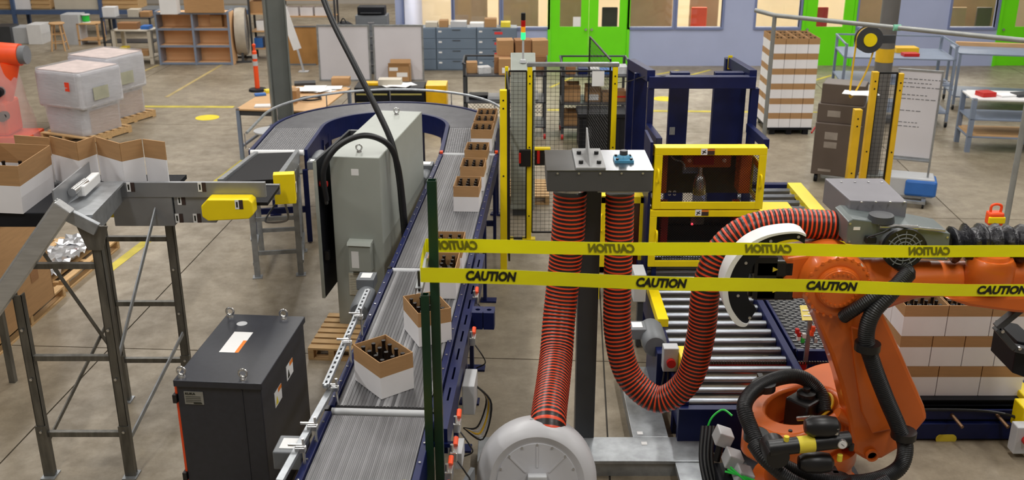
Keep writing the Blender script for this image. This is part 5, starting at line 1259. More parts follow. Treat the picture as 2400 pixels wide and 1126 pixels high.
# base connection panel with green cables, left of the robot
p = F(1720, 1060, .5)
t = thing('cable_connection_panel', 'robot cable connection block with grey plugs and green wires', 'connector', (p.x, p.y, 0))
MB().bb(-.12, .16, -.16, .16, 0, .3).build('block', BLKM, t, bevel=.01)
for k, (x, y, z) in enumerate(((-.05, .2, .52), (.0, .02, .42), (.06, -.12, .36))):
    pl = MB().box((x, y, z), (.13, .16, .12), M=Matrix.Rotation(R(20), 3, 'Y')).build('plug_housing', GREYLT, t, bevel=.01)
    MB().cyl((x - .05, y - .05, z - .2), (x - .02, y - .02, z - .04), .03, 10).build('plug_cable', BLACK, pl, True)
for k in range(3):
    MB().tube(spline([(-.08 + k * .02, -.1, .38 + k * .02), (.04, -.2 - k * .02, .4), (.18, -.26, .36 - k * .03), (.24 + k * .02, -.3, .22)], 6), .009, 8).build('green_wire', GREENW, t, True)
MB().tube(spline([(-.12, .35, .2), (-.13, .42, .5), (-.02, .46, .62), (.06, .4, .6)], 6), .009, 8).build('green_wire', GREENW, t, True)
for k in range(4):
    MB().tube(spline([(-.18 + k * .03, .4, .5), (-.22 + k * .03, .2, .3), (-.2 + k * .03, -.05, .12), (-.26 + k * .03, -.4, .04)], 6), .018, 8).build('black_cable', RUB, t, True)
for k in range(2): MB().lathe([(0, .3), (.03, .3), (.03, .32), (0, .32)], 14, (.02 + k * .07, -.1, 0)).build('round_port', GREYLT, t)

# ================================================================ full pallet station behind the robot
t = thing('pallet_outfeed_station', 'navy outfeed conveyor frame under the near carton stack', 'conveyor', (0, 0, 0))
SX, SY = 3.5, 8.32; ZP = .36
MB().bb(SX - .5, SX + 1.9, SY - .16, SY - .08, ZP - .16, ZP - .06).build('front_rail', NAVY, t, bevel=.006)
MB().bb(SX - .5, SX + 1.9, SY - .2, SY - .1, .02, .18).build('lower_rail', NAVY, t, bevel=.006)
MB().bb(SX - .02, SX + 1.25, SY - .14, SY + 1.5, ZP - .2, ZP - .06).build('deck', BLKM, t)
MB().bb(SX + 1.25, SX + 1.4, SY - .3, SY + 1.6, .1, ZP - .05).build('side_rail', NAVY, t, bevel=.005)
MB().bb(SX - .2, SX + 1.0, SY - .105, SY - .095, .2, .26).build('cable_tray', GREYDK, t)
for x in (SX + .04, SX + .45, SX + 1.15):
    for y in (SY + .0, SY + 1.3): MB().bb(x - .04, x + .04, y - .04, y + .04, 0, ZP - .16).build('leg', NAVY, t)
pp = W(2217, 1029, SY - .2)
plq = []
for k in range(20):
    a = 2 * math.pi * k / 20; plq.append((pp.x + .05 * (1 if math.cos(a) > 0 else -1) + .045 * math.cos(a), pp.z + .045 * math.sin(a)))
MB().prism(plq, SY - .206, SY - .2).build('oval_plate', STICKY, t, label='yellow oval rating plate')
for (u, v) in ((2232, 985), (2338, 985)):
    a = W(u, v - 10, SY - .2); MB().cyl((a.x, SY - .1, a.z), (a.x + .05, SY - .32, a.z - .05), .016, 10).build('stop_bolt', mat('rusty_bolt', s2l(140, 110, 84), .4, .7), t, True)
for k in range(5): q = W(2155 + k * 9, 1048, SY - .2); MB().box((q.x, SY - .21, q.z), (.025, .02, .03)).build('fitting', ZINC, t)
MB().tube(spline([(SX + .1, SY - .15, .3), (SX + .8, SY - .18, .3), (SX + 1.15, SY - .25, .22), (SX + 1.25, SY - .35, .05)], 6), .014, 8).build('drive_cable', RUB, t, True)
q = W(2378, 955, SY); MB().bb(q.x, q.x + .12, SY - .25, SY + .35, ZP - .1, ZP + .06).build('corner_guard', YEL, t, bevel=.01)
q = W(2395, 1020, SY - .3); g2 = MB().bb(q.x - .05, q.x + .3, SY - .35, SY - .15, .1, .42).build('drive_guard', YEL, t, bevel=.01)
q = W(2400, 1065, SY - .55); sw = MB().bb(q.x - .07, q.x + .1, SY - .5, SY - .38, .05, .32).build('disconnect_box', GREYLT, t, bevel=.01)
MB().cyl((q.x + .02, SY - .5, .2), (q.x + .02, SY - .54, .2), .04, 16).build('red_knob', RED, sw, True)
t = thing('slip_pallet', 'dark flat pallet board beneath the near carton stack', 'pallet', (0, 0, 0))
MB().bb(SX - .05, SX + 1.22, SY - .08, SY + 1.12, ZP - .012, ZP).build('board', BLKM, t)
for y_ in (SY, SY + .5, SY + 1.0): MB().bb(SX - .02, SX + 1.2, y_ - .04, y_ + .04, ZP - .06, ZP - .012).build('runner', BLKM, t)
BW_, BL_, BH_ = .285, .385, .30
ORD = ('nearest', 'second', 'third', 'fourth')
sc = {'bottom': 'bottom', 'middle': 'middle', 'top': 'top'}
cl = carton_mesh(BW_, BL_, BH_, .36).build('stacked_carton', [KRAFT, WHITEC]); first = [True]
cs = carton_mesh(BL_, BW_, BH_, .36).build('stacked_carton', [KRAFT, WHITEC]); first2 = [True]
def put(src, flag, x, y, z, lab, grp):
    o = src if flag[0] else src.copy()
    if not flag[0]: COL.objects.link(o)
    flag[0] = False; o.location = (x, y, z); tag(o, lab, 'carton', grp); return o
for lay, nm in enumerate(('bottom', 'middle', 'top')):
    z = ZP + lay * (BH_ + .003)
    if lay % 2 == 0:
        for i in range(3):
            for j in range(4):
                pass
                lb = 'white carton in %s layer of near stack, %s from tread plate, %s row' % (nm, ORD[i], ORD[j].replace('nearest', 'front'))
                o = put(cl, first, SX + BL_ / 2 + i * (BL_ + .008), SY + BW_ / 2 + j * (BW_ + .008), z, lb, 'near stack cartons, %s layer' % nm)
                if lay == 2 and j < 2: fill_bottles(o.location, 0, 'the top layer of the near carton stack, %s' % ('front row' if j == 0 else 'second row'), 'top layer of near stack', BW_, BL_, 4, 3)
    else:
        for i in range(4):
            for j in range(3):
                pass
                lb = 'white carton in %s layer of near stack, %s from tread plate, %s row' % (nm, ORD[i], ORD[j].replace('nearest', 'front'))
                put(cs, first2, SX + BW_ / 2 + i * (BW_ + .008), SY + BL_ / 2 + j * (BL_ + .008), z, lb, 'near stack cartons, %s layer' % nm)
# ================================================================ background things
def pallet(label, loc, rz=0., L=1.2, Wd=1.0, group=None, m=None):
    t = thing('wood_pallet', label, 'pallet', loc, rz, group); m = m or WOOD
    db = MB().bb(-L / 2, L / 2, -.048, .048, .118, .14).build('deck_board', m, t)
    for k in range(7):
        o = db if k == 0 else child(db, t); o.location = (0, -Wd / 2 + .05 + k * (Wd - .1) / 6, 0)
    for x in (-L / 2 + .03, 0, L / 2 - .03): MB().bb(x - .03, x + .03, -Wd / 2, Wd / 2, .022, .118).build('stringer', m, t)
    for y in (-Wd / 2 + .05, 0, Wd / 2 - .05): MB().bb(-L / 2, L / 2, y - .048, y + .048, 0, .022).build('bottom_board', m, t)
    return t
def box_thing(label, c, d, rz=0., m=None, name='cardboard_box', tape=True, cat='box', group=None, open_=False):
    t = thing(name, label, cat, (c[0], c[1], c[2]), rz, group); m = m or KRAFT
    x, y, z = d[0] / 2, d[1] / 2, d[2]
    if open_:
        mb = MB()
        for (a, bq, e, f_) in ((-x, x, -y, -y + .006), (-x, x, y - .006, y), (-x, -x + .006, -y, y), (x - .006, x, -y, y)): mb.bb(a, bq, e, f_, 0, z)
        mb.bb(-x, x, -y, y, 0, .006).build('shell', m, t)
        MB().box((0, -y - .03, z + .04), (d[0] * .96, .006, .1), M=Matrix.Rotation(R(35), 3, 'X')).build('flap', m, t)
        MB().box((0, y + .03, z + .04), (d[0] * .96, .006, .1), M=Matrix.Rotation(R(-35), 3, 'X')).build('flap', m, t)
    else:
        MB().bb(-x, x, -y, y, 0, z).build('shell', m, t, bevel=.004)
        if tape: MB().bb(-x - .001, x + .001, -.025, .025, z - .001, z + .001).build('tape_strip', KRAFTD, t)
    return t
# ---- wrapped pallets
def wrapped(label, u, v, rz, sx, sy, hh, over):
    p = F(u, v)
    pl = pallet('pale wood pallet under the ' + label, (p.x, p.y, 0), rz, 1.15, 1.15)
    t = thing('wrapped_load', label, 'load', (p.x, p.y, .141), rz)
    zl = hh * .42
    MB().bb(-sx * .42, sx * .42, -sy * .42, sy * .42, 0, zl).build('lower_goods', WRAPB, t, bevel=.03)
    MB().bb(sx * .425, sx * .435, -sy * .3, sy * .38, .02, zl - .05).build('kraft_sheet', KRAFT, t)
    MB().bb(-sx * .5, sx * .5, -sy * .5, sy * .5, zl, hh).build('upper_goods', WRAPB, t, bevel=.05)
    MB().bb(-sx * .46, sx * .46, -sy * .46, sy * .46, hh, hh + .02).build('top_sheet', mat('pinkish_top_sheet', s2l(206, 190, 186), .6), t, bevel=.01)
    mb = MB(); n = 28; vs = []; rows = 9; random.seed(int(u))
    for r_ in range(rows):
        z = hh * 1.03 * r_ / (rows - 1); k_ = .46 if z < zl - .02 else .52
        for k in range(n):
            a = 2 * math.pi * k / n; ca, sa = math.cos(a), math.sin(a); q = 1 / max(abs(ca), abs(sa))
            j = random.uniform(-.012, .018); vs.append((ca * q * (sx * k_ + j), sa * q * (sy * k_ + j), z))
    fs = [(r_ * n + k, r_ * n + (k + 1) % n, (r_ + 1) * n + (k + 1) % n, (r_ + 1) * n + k) for r_ in range(rows - 1) for k in range(n)]
    mb.add(vs, fs).build('stretch_wrap', WRAP, t, True)
    MB().bb(sx * .2, sx * .3, -sy * .535, -sy * .53, hh * .72, hh * .86).build('red_tag', mat('red_tag', s2l(240, 70, 40), .5), t)
    MB().bb(sx * .535, sx * .54, -sy * .25, sy * .1, hh * .55, hh * .75).build('grey_print', mat('print_grey', s2l(170, 170, 150), .6), t)
    return t
wrapped('shrink wrapped white load beside the orange wrapped machine', 205, 318, R(-24), 1.1, 1.05, 1.18, 0)
wrapped('shrink wrapped white load behind the first with a red tag', 268, 280, R(-24), 1.05, 1.0, 1.2, 0)
# ---- plastic covered orange machine
p = F(30, 340)
t = thing('covered_orange_machine', 'orange machine arm under a loose clear plastic sheet', 'machine', (p.x - .22, p.y + .3, 0))
MB().bb(-.7, .55, -.35, .35, 0, .16).build('base_skid', ORSAFE, t, bevel=.02)
MB().bb(-.3, .2, -.3, .3, .16, .8).build('body', ORSAFE, t, bevel=.06)
MB().tube([(-.1, 0, .7), (.1, 0, 1.1), (.25, 0, 1.5)], [.26, .22, .2], 18).build('lower_arm', ORSAFE, t, True)
MB().tube([(-.9, 0, 1.55), (.0, 0, 1.62), (.5, 0, 1.62)], [.2, .24, .2], 18).build('upper_arm', ORSAFE, t, True)
MB().cyl((.5, 0, 1.62), (.62, 0, 1.62), .17, 20).build('arm_end', GREYMID, t, True)
for z in (.55, 1.0): MB().cyl((.15, -.4, z), (.15, -.25, z), .09, 16).build('arm_motor', BLKM, t, True)
random.seed(11); vs = []; n, rows = 26, 12
for r_ in range(rows):
    f_ = r_ / (rows - 1); z = 1.95 * (1 - f_) + .03
    for k in range(n):
        a = 2 * math.pi * k / n; rr_ = (.25 + .75 * f_ ** .5) * (1 + random.uniform(-.07, .07))
        vs.append((-.2 + .78 * rr_ * math.cos(a) , .55 * rr_ * math.sin(a), z + random.uniform(-.03, .03)))
fs = [(r_ * n + k, r_ * n + (k + 1) % n, (r_ + 1) * n + (k + 1) % n, (r_ + 1) * n + k) for r_ in range(rows - 1) for k in range(n)] + [tuple(range(n))]
sh = MB().add(vs, fs).build('plastic_sheet', mat('loose_plastic_sheet', s2l(236, 222, 220), .15, 0, .04, 3, alpha=.3, coat=.5, bump=.9), t, True)
# ---- left foreground pallets and big kraft bin
pallet('long wood pallet under the big kraft bin beside the infeed legs', (-6.05, 10.6, 0), R(88), 1.7, 1.2)
pallet('wood pallet strewn with clear film behind the big kraft bin', (-6.0, 12.35, 0), R(86), 1.5, 1.2)
bz = thing('cardboard_bin', 'big plain kraft cardboard bin standing on a pallet by the infeed', 'bin', (-6.2, 10.25, .141), R(-3))
for (a, bq, e, f_) in ((-.75, .75, -.9, -.885), (-.75, .75, .885, .9), (-.75, -.735, -.9, .9), (.735, .75, -.9, .9)): MB().bb(a, bq, e, f_, 0, 1.2).build('side_panel', KRAFT, bz)
MB().bb(-.74, .74, -.89, .89, .3, .32).build('inner_floor', KRAFTD, bz); MB().bb(-.76, .76, -.91, .91, 1.19, 1.2).build('lid', KRAFT, bz)
MB().bb(.751, .753, .45, .62, .35, .55).build('printed_mark', KRAFTD, bz)
t = thing('film_heap', 'crumpled clear film and silver foil sheets lying on the pallet', 'film', (-5.75, 12.2, .141), R(-4))
random.seed(5)
for k in range(5):
    vs = []; n = 8
    for i in range(n):
        for j in range(n): vs.append((-.3 + i * .07, -.6 + k * .25 + j * .05, .03 + random.uniform(0, .09)))
    fs = [(i * n + j, i * n + j + 1, (i + 1) * n + j + 1, (i + 1) * n + j) for i in range(n - 1) for j in range(n - 1)]
    o = MB().add(vs, fs).build('film_sheet', mat('silver_film', s2l(210, 212, 216), .15, .6, .1, 12), t); sm = o.modifiers.new('t', 'SOLIDIFY'); sm.thickness = .003
pallet('small worn pallet at the foot of the grey electrical cabinet', (F(798, 812).x, F(798, 812).y + .1, 0), R(-5), .5, .9)
pallet('wood pallet lying behind the narrow mesh panel', (F(1240, 478).x, F(1240, 478).y + .4, 0), 0, .62, .9)
# ---- rack along the far left
t = thing('pallet_rack', 'blue steel pallet rack along the far wall with loaded beams', 'rack', (0, 0, 0))
RKB = mat('rack_blue', s2l(74, 94, 130), .5, 0, .1); yr = 31.
xs = [W(u, 60, yr).x for u in (-150, 38, 242, 640)]
for x in xs:
    for dy in (0, .9): MB().bb(x - .05, x + .05, yr + dy - .05, yr + dy + .05, 0, 4).build('upright', RKB, t)
zb_ = W(100, 24, yr).z
for a, bq in zip(xs, xs[1:]):
    for dy in (0, .9):
        MB().bb(a + .05, bq - .05, yr + dy - .03, yr + dy + .03, zb_ - .12, zb_).build('beam', RKB, t)
    MB().bb(a + .05, bq - .05, yr, yr + .9, zb_, zb_ + .02).build('deck', GREYMID, t)
for i, (u, wd, hh, mm, lb) in enumerate(((15, .6, .5, WOOD, 'wooden crate at the end of the blue pallet rack beam'), (65, .5, .4, WHITEC, 'white carton lying flat upon the blue pallet rack'), (108, .55, .5, WOOD, 'slatted wooden crate beside the white carton on the rack'), (190, 1.3, .35, CREAM, 'cream bundle lying on the blue pallet rack'), (290, 1.1, .5, WOOD, 'wide wooden crate on the rack above the cream cart'))):
    p = W(u, 12, yr + .4); c = box_thing(lb, (p.x, yr + .45, zb_ + .021), (wd, .8, hh), 0, mm, 'rack_crate', False, 'crate')
    if mm is WOOD:
        for k in range(4): MB().bb(-wd / 2 - .01, wd / 2 + .01, -.42, -.4, .03 + k * hh / 4, .03 + k * hh / 4 + hh / 6).build('slat', WOOD, c)
# stool
p = F(142, 118); t = thing('wooden_stool', 'tall wooden stool standing in front of the pallet rack', 'stool', (p.x, p.y, 0), .3)
MB().lathe([(0, .72), (.2, .72), (.21, .74), (.2, .76), (0, .76)], 20).build('seat', PLY, t, True)
for k in range(4):
    a = k * math.pi / 2 + .6; MB().cyl((.25 * math.cos(a), .25 * math.sin(a), 0), (.14 * math.cos(a), .14 * math.sin(a), .72), .022, 8).build('leg', PLY, t, True)
for z in (.22, .45):
    for k in range(4):
        a, b2 = k * math.pi / 2 + .6, (k + 1) * math.pi / 2 + .6; r_ = .25 - .11 * z / .72
        MB().cyl((r_ * math.cos(a), r_ * math.sin(a), z), (r_ * math.cos(b2), r_ * math.sin(b2), z), .013, 6).build('rung', PLY, t, True)
# clutter in front of the rack
def clutter(u, v, z, d, m, label, name='carton', rz=0., cat='box', y_off=0., yc=None):
    p = F(u, v, z)
    if yc is not None: p = Vector((W(u, v, yc).x, yc, z))
    c = box_thing(label, (p.x, p.y + y_off, z), d, rz, m, name, m in (KRAFT, KRAFTD), cat)
    return c
def cart(name, label, cat, loc, rz, L, Wd, Hh, shelves, m, casters=True, top_m=None, rail=0., leg=.05, castm=None):
    t = thing(name, label, cat, loc, rz)
    for x in (-L / 2 + leg / 2, L / 2 - leg / 2):
        for y in (-Wd / 2 + leg / 2, Wd / 2 - leg / 2):
            MB().bb(x - leg / 2, x + leg / 2, y - leg / 2, y + leg / 2, .12 if casters else 0, Hh + rail).build('leg', m, t)
            if casters:
                c = MB().lathe([(0, -.02), (.05, -.02), (.055, 0), (.05, .02), (0, .02)], 14, (x, y, .056), 'X').build('caster', castm or BLKM, t, True)
                MB().bb(x - .03, x + .03, y - .02, y + .02, .06, .12).build('caster_fork', ZINC, c)
    for i, z in enumerate(shelves): MB().bb(-L / 2, L / 2, -Wd / 2, Wd / 2, z - .03, z).build('shelf' if z < Hh - .01 else 'top', top_m if (top_m and z >= Hh - .01) else m, t, bevel=.005)
    if rail:
        for (a, bq) in (((-L / 2, Wd / 2), (L / 2, Wd / 2)), ((-L / 2, -Wd / 2), (-L / 2, Wd / 2)), ((L / 2, -Wd / 2), (L / 2, Wd / 2))):
            MB().bar((a[0], a[1], Hh + rail), (bq[0], bq[1], Hh + rail), .03, .03).build('top_rail', m, t)
    return t
p = F(318, 150); CCY = p.y + .3
cart('utility_cart', 'cream plastic utility cart loaded with parts beside tan shelves', 'cart', (p.x, p.y + .3, 0), R(-6), 1.05, .6, .86, (.18, .86), CREAM, False, leg=.09)
clutter(305, 78, .861, (.5, .3, .16), KRAFTD, 'heap of tan parts in a tray on the cream cart', 'parts_tray', cat='tray', yc=CCY)
clutter(345, 76, .861, (.22, .3, .08), BLUE, 'flat blue case on the cream cart', 'tool_case', cat='case', yc=CCY)
clutter(296, 137, .181, (.18, .25, .22), YEL, 'yellow bin on the lower deck of the cream cart', 'yellow_bin', cat='bin', yc=CCY)
clutter(336, 137, .181, (.4, .3, .14), KRAFT, 'flat kraft box on the lower deck of the cream cart', yc=CCY)
p = F(255, 125); MSY = p.y + .3
cart('machine_stand', 'dark machine stand behind the cream cart', 'stand', (W(305, 60, MSY).x, MSY, 0), 0, 1.35, .6, .95, (.3, .95), GREYDK, False)
clutter(262, 48, .951, (.34, .3, .26), WHITE, 'white equipment cover on the dark machine stand', 'equipment_cover', cat='cover', yc=MSY)
clutter(318, 45, .951, (.3, .3, .2), CREAM, 'cream instrument box on the dark machine stand', 'instrument', cat='instrument', yc=MSY)
clutter(345, 48, .951, (.25, .3, .14), KRAFT, 'kraft box at the end of the dark machine stand', yc=MSY)
p = F(228, 105); TSY = p.y + .2
cart('tool_stand', 'small wood topped stand with green spool beside the stool', 'stand', (p.x - .2, p.y + .2, 0), 0, .6, .5, .6, (.15, .6), PLY, False)
q = Vector((p.x - .3, TSY - .15, 0)); t = thing('wire_spool', 'green and white wire spool on the small stand', 'spool', (q.x, q.y + .15, .601)); MB().lathe([(0, 0), (.12, 0), (.12, .02), (.06, .03), (.06, .2), (.12, .21), (.12, .23), (0, .23)], 18).build('bobbin', WHITE, t, True); MB().lathe([(.06, .04), (.1, .04), (.1, .19), (.06, .19)], 18).build('green_winding', GREENW, t, True)
clutter(180, 102, 0, (.5, .5, .85), GREYLT, 'pale grey machine cabinet with red band beside the stool', 'machine_cabinet', cat='cabinet')
for (u, v, w_, h_, mm, lb) in ((20, 100, .5, .5, GREYDK, 'dark bundle on the floor below the rack end'), (60, 98, .45, .45, GREYLT, 'grey sheeted bundle beneath the rack'), (95, 100, .4, .55, WHITE, 'white boxed bundle under the rack beside the stool')):
    clutter(u, v, 0, (w_, .6, h_), mm, lb, 'sheeted_bundle', cat='bundle')
# ---- tan shelf unit
p0_, p1_ = F(378, 152), F(545, 152); L = (p1_ - p0_).length
t = thing('tan_shelf_unit', 'low grey steel shelf unit of two bays with tan backs', 'shelf', (p0_.x, p0_.y, 0), 0)
TAN = mat('tan_shelf_board', s2l(232, 186, 138), .6, 0, .06, 2)
for k in range(3): MB().bb(k * L / 2 - .025, k * L / 2 + .025, -.03, .42, 0, 1.36).build('upright', BLUGREY, t)
for bay in range(2):
    for z in (.06, .5, .93, 1.33):
        s_ = MB().bb(bay * L / 2 + .025, (bay + 1) * L / 2 - .025, 0, .42, z - .03, z).build('shelf_board', TAN, t); MB().bb(bay * L / 2 + .025, (bay + 1) * L / 2 - .025, -.02, 0, z - .05, z + .005).build('shelf_lip', BLUGREY, s_)
    MB().bb(bay * L / 2 + .025, (bay + 1) * L / 2 - .025, .41, .42, .06, 1.33).build('back_panel', TAN, t)
MB().bb(L + .025, L + .04, 0, .42, 0, 1.33).build('side_panel', TAN, t)
clutter(510, 62, .931, (.3, .2, .3), KRAFT, 'kraft box standing in the tan shelf unit')
clutter(400, 32, 1.331, (.42, .3, .4), WHITE, 'white board leaning on top of the tan shelf unit', 'white_panel', cat='panel')
clutter(480, 30, 1.331, (1.0, .04, .6), KRAFT, 'tall kraft sheet standing on the tan shelf unit', 'kraft_sheet', cat='sheet')
# ---- round fan and shelving at the column
p = F(569, 143); t = thing('drum_fan', 'large round beige drum fan beside the tan shelf unit', 'fan', (p.x + .02, p.y + .1, 0), R(9))
FANM = mat('fan_beige', s2l(176, 166, 150), .5)
MB().lathe([(.55, -.13), (.6, -.13), (.62, 0), (.6, .13), (.55, .13)], 36, (0, 0, .75), 'X').build('shroud', FANM, t, True)
for sx in (-.13, .13):
    mb = MB()
    for r_ in (.15, .25, .35, .45, .55): mb.tube([(sx, r_ * math.cos(2 * math.pi * k / 24), .75 + r_ * math.sin(2 * math.pi * k / 24)) for k in range(24)], .008, 5, closed=True)
    stuff(mb.build('guard_wires', GREYMID, t))
for k in range(4):
    a = k * math.pi / 2; MB().box((0, .27 * math.cos(a), .75 + .27 * math.sin(a)), (.03, .2, .46), M=Matrix.Rotation(a + R(90), 3, 'X')).build('blade', GREYMID, t)
MB().lathe([(0, -.08), (.09, -.08), (.09, .08), (0, .08)], 16, (0, 0, .75), 'X').build('hub', GREYDK, t, True)
for y in (-.35, .35): MB().bb(-.22, .22, y - .03, y + .03, 0, .05).bb(-.03, .03, y - .03, y + .03, .05, .3).build('stand', GREYDK, t)
def shelving(label, u0, u1, v, zs, boxes, hh):
    a, bq = F(u0, v), F(u1, v); L = bq.x - a.x
    t = thing('steel_shelving', label, 'shelf', (a.x, a.y, 0))
    for x in (0, L):
        for y in (0, .5): MB().bb(x - .025, x + .025, y - .025, y + .025, 0, hh).build('upright', GREYDK, t)
    for z in zs: MB().bb(0, L, 0, .5, z - .03, z).build('shelf_board', PLY, t)
    return a, L
a, L = shelving('dark steel shelving with wood boards behind the H column', 594, 648, 140, (.3, .75, 1.2, 1.65), None, 2.0)
for i, (k, z, w_, h_, mm) in enumerate(((.25, .3, .22, .25, BLUE), (.75, .3, .22, .3, KRAFT), (.55, .75, .4, .25, WHITE), (.3, 1.2, .4, .3, KRAFT))):
    box_thing('%s on shelf %s of the shelving behind the H column' % (('blue tub', 'kraft box', 'white carton', 'tall kraft box')[i], ('at the bottom', 'at the bottom', 'in the middle', 'near the top')[i]), (a.x + L * k, a.y + .25, z + .001), (w_, .35, h_), 0, mm, 'shelf_box', False)
a, L = shelving('dark steel shelving of small cartons behind the kraft panel', 668, 790, 120, (.4, .95, 1.4, 1.85), None, 2.2)
for i in range(4):
    box_thing('small kraft carton with white label on the upper shelving behind kraft panel', (a.x + .2 + i * .36, a.y + .25, 1.401), (.3, .35, .26), 0, KRAFT, 'shelf_box', False, group='kraft cartons on dark shelving')
for i in range(3):
    box_thing('small white carton on the lower shelving behind the kraft panel', (a.x + .25 + i * .4, a.y + .25, .951), (.34, .35, .22), 0, WHITEC, 'shelf_box', False, group='white cartons on dark shelving')
# delineator post
p = F(604, 213); t = thing('delineator_post', 'orange delineator post with white reflective bands', 'post', (p.x, p.y, 0))
MB().lathe([(0, 0), (.2, 0), (.19, .05), (.06, .07), (0, .07)], 20).build('base', BLKM, t, True)
MB().lathe([(.055, .07), (.05, .9), (.03, .92), (.025, 1.0), (.04, 1.02), (.04, 1.06), (0, 1.08)], 18).build('tube', ORSAFE, t, True)
for z in (.58, .74): MB().lathe([(.054, z), (.056, z), (.055, z + .1), (.053, z + .1)], 18).build('reflective_band', GREYLT, t, True)
# kraft panel and leaning white sign
p = F(705, 152); t = thing('display_board', 'tall kraft board standing behind the leaning white sign', 'panel', (p.x, p.y, 0)); MB().bb(-.45, .45, 0, .03, 0, 1.0).build('board', mat('kraft_panel_tan', s2l(176, 128, 70), .7, 0, .06), t); MB().bb(-.45, .45, -.02, 0, .96, 1.0).build('edge_strip', GREYMID, t); MB().bb(-.4, .4, -.05, .2, 0, .03).build('foot', GREYMID, t)
p = F(712, 168); t = thing('leaning_sign', 'narrow white panel leaning on a thin pole by the H column', 'sign', (p.x, p.y, 0)); MB().bar((-.62, .1, 2.2), (-.12, .02, .55), .03, .2, up=(1, 0, 0)).build('panel', WHITE, t); MB().bar((-.12, .02, .55), (0, 0, 0), .04, .04).build('pole', GREYLT, t); MB().bb(-.12, .12, -.1, .1, 0, .015).build('foot', GREYLT, t)
# ---- whiteboards standing on the floor
def board(name, label, u0, u1, v0, v1, y=None):
    a = F(u0, v1); y = y or a.y; x0, x1 = W(u0, (v0 + v1) / 2, y).x, W(u1, (v0 + v1) / 2, y).x; z1 = W((u0 + u1) / 2, v0, y).z
    t = thing(name, label, 'whiteboard', ((x0 + x1) / 2, y, 0)); w2 = (x1 - x0) / 2
    MB().bb(-w2 + .03, w2 - .03, 0, .02, .04, z1 - .03).build('surface', BOARD, t)
    for (a_, b_, c_, d_) in ((-w2, w2, z1 - .04, z1), (-w2, w2, 0, .04), (-w2, -w2 + .04, .04, z1 - .04), (w2 - .04, w2, .04, z1 - .04)): MB().bb(a_, b_, -.015, .03, c_, d_).build('frame_rail', GALV, t)
    for x in (-w2 + .15, w2 - .15): MB().bar((x, .03, z1 * .8), (x, .35, 0), .03, .03).build('prop', GREYMID, t)
    return t
board('whiteboard', 'blank whiteboard standing on the floor behind the hanging black cable', 745, 868, 58, 190)
board('whiteboard', 'blank whiteboard standing behind the open kraft carton', 875, 993, 58, 190)
p = F(938, 196); c = box_thing('tall kraft carton with shipping labels and open flaps before the whiteboard', (p.x, p.y, 0), (.5, .4, .45), 0, KRAFT, 'shipping_carton', False, open_=True)
MB().bb(-.05, .2, -.204, -.2, .2, .3).build('shipping_label', PAPER, c); MB().bb(-.22, -.02, -.204, -.2, .34, .42).build('shipping_label', PAPER, c)
# grey cabinet with printer, backpack
p = W(872, 55, 25.2)
t = thing('filing_cabinet', 'dark grey filing cabinet carrying a black printer behind the whiteboards', 'cabinet', (p.x, 25.3, 0)); MB().bb(-.38, .38, -.25, .25, 0, 1.42).build('body', GREYMID, t, bevel=.008)
for k in range(4): d = MB().bb(-.36, .36, -.262, -.25, .04 + k * .34, .35 + k * .34).build('drawer', GREYMID, t, bevel=.004); MB().bb(-.08, .08, -.275, -.262, .22 + k * .34, .25 + k * .34).build('handle', ZINC, d)
t = thing('printer', 'black printer on top of the dark grey filing cabinet', 'printer', (p.x, 25.3, 1.421)); MB().bb(-.33, .33, -.2, .2, 0, .2).build('body', BLKM, t, bevel=.02); MB().bb(-.25, .25, -.28, -.2, .05, .07).build('paper_tray', GREYDK, t)
p = W(806, 45, 25.0); t = thing('backpack', 'black and red backpack lying on the bench behind the whiteboard', 'bag', (p.x, 25.0, .96)); MB().lathe([(0, 0), (.24, 0), (.27, .1), (.22, .25), (.1, .33), (0, .34)], 18).build('bag', BLKM, t, True); MB().lathe([(.1, .0), (.275, .01), (.278, .09), (.1, .1)], 18).build('red_base', RED, t, True); MB().tube(spline([(-.08, -.1, .3), (0, -.1, .42), (.08, -.1, .3)], 5), .015, 6).build('strap', BLACK, t, True)
cart('side_bench', 'low grey bench behind the whiteboards holding the backpack', 'bench', (p.x, 25.0, 0), 0, .9, .5, .95, (.3, .95), GREYMID, False)
# ---- drawer cabinets under the windows
xa = W(995, 110, 25.6).x; xb2 = W(1212, 110, 25.6).x; wcol = (xb2 - xa) / 2.3
t0 = None
for k, lb in enumerate(('slate grey drawer cabinet half hidden by the whiteboard', 'slate grey drawer cabinet in the middle of the row below windows', 'slate grey drawer cabinet with red labels at the row end')):
    x0 = xa + (k - .7) * wcol
    t = thing('drawer_cabinet', lb, 'cabinet', (x0 + wcol / 2, 25.75, 0), 0, 'drawer cabinets below the windows')
    MB().bb(-wcol / 2 + .005, wcol / 2 - .005, -.25, .25, 0, 1.06).build('body', LOCK, t, bevel=.006)
    for j in range(4):
        z = .03 + j * .257; d = MB().bb(-wcol / 2 + .02, wcol / 2 - .02, -.265, -.25, z, z + .24).build('drawer', LOCK, t, bevel=.006)
        MB().bb(-.1, .1, -.275, -.265, z + .2, z + .215).build('pull', GREYDK, d); MB().bb(-wcol / 2 + .06, -wcol / 2 + .14, -.268, -.265, z + .15, z + .19).build('tag', STICK, d)
        if k == 2 and j > 0: MB().bb(-.06, .14, -.269, -.265, z + .1, z + .16).build('red_label', mat('red_label', s2l(220, 60, 60), .5), d)
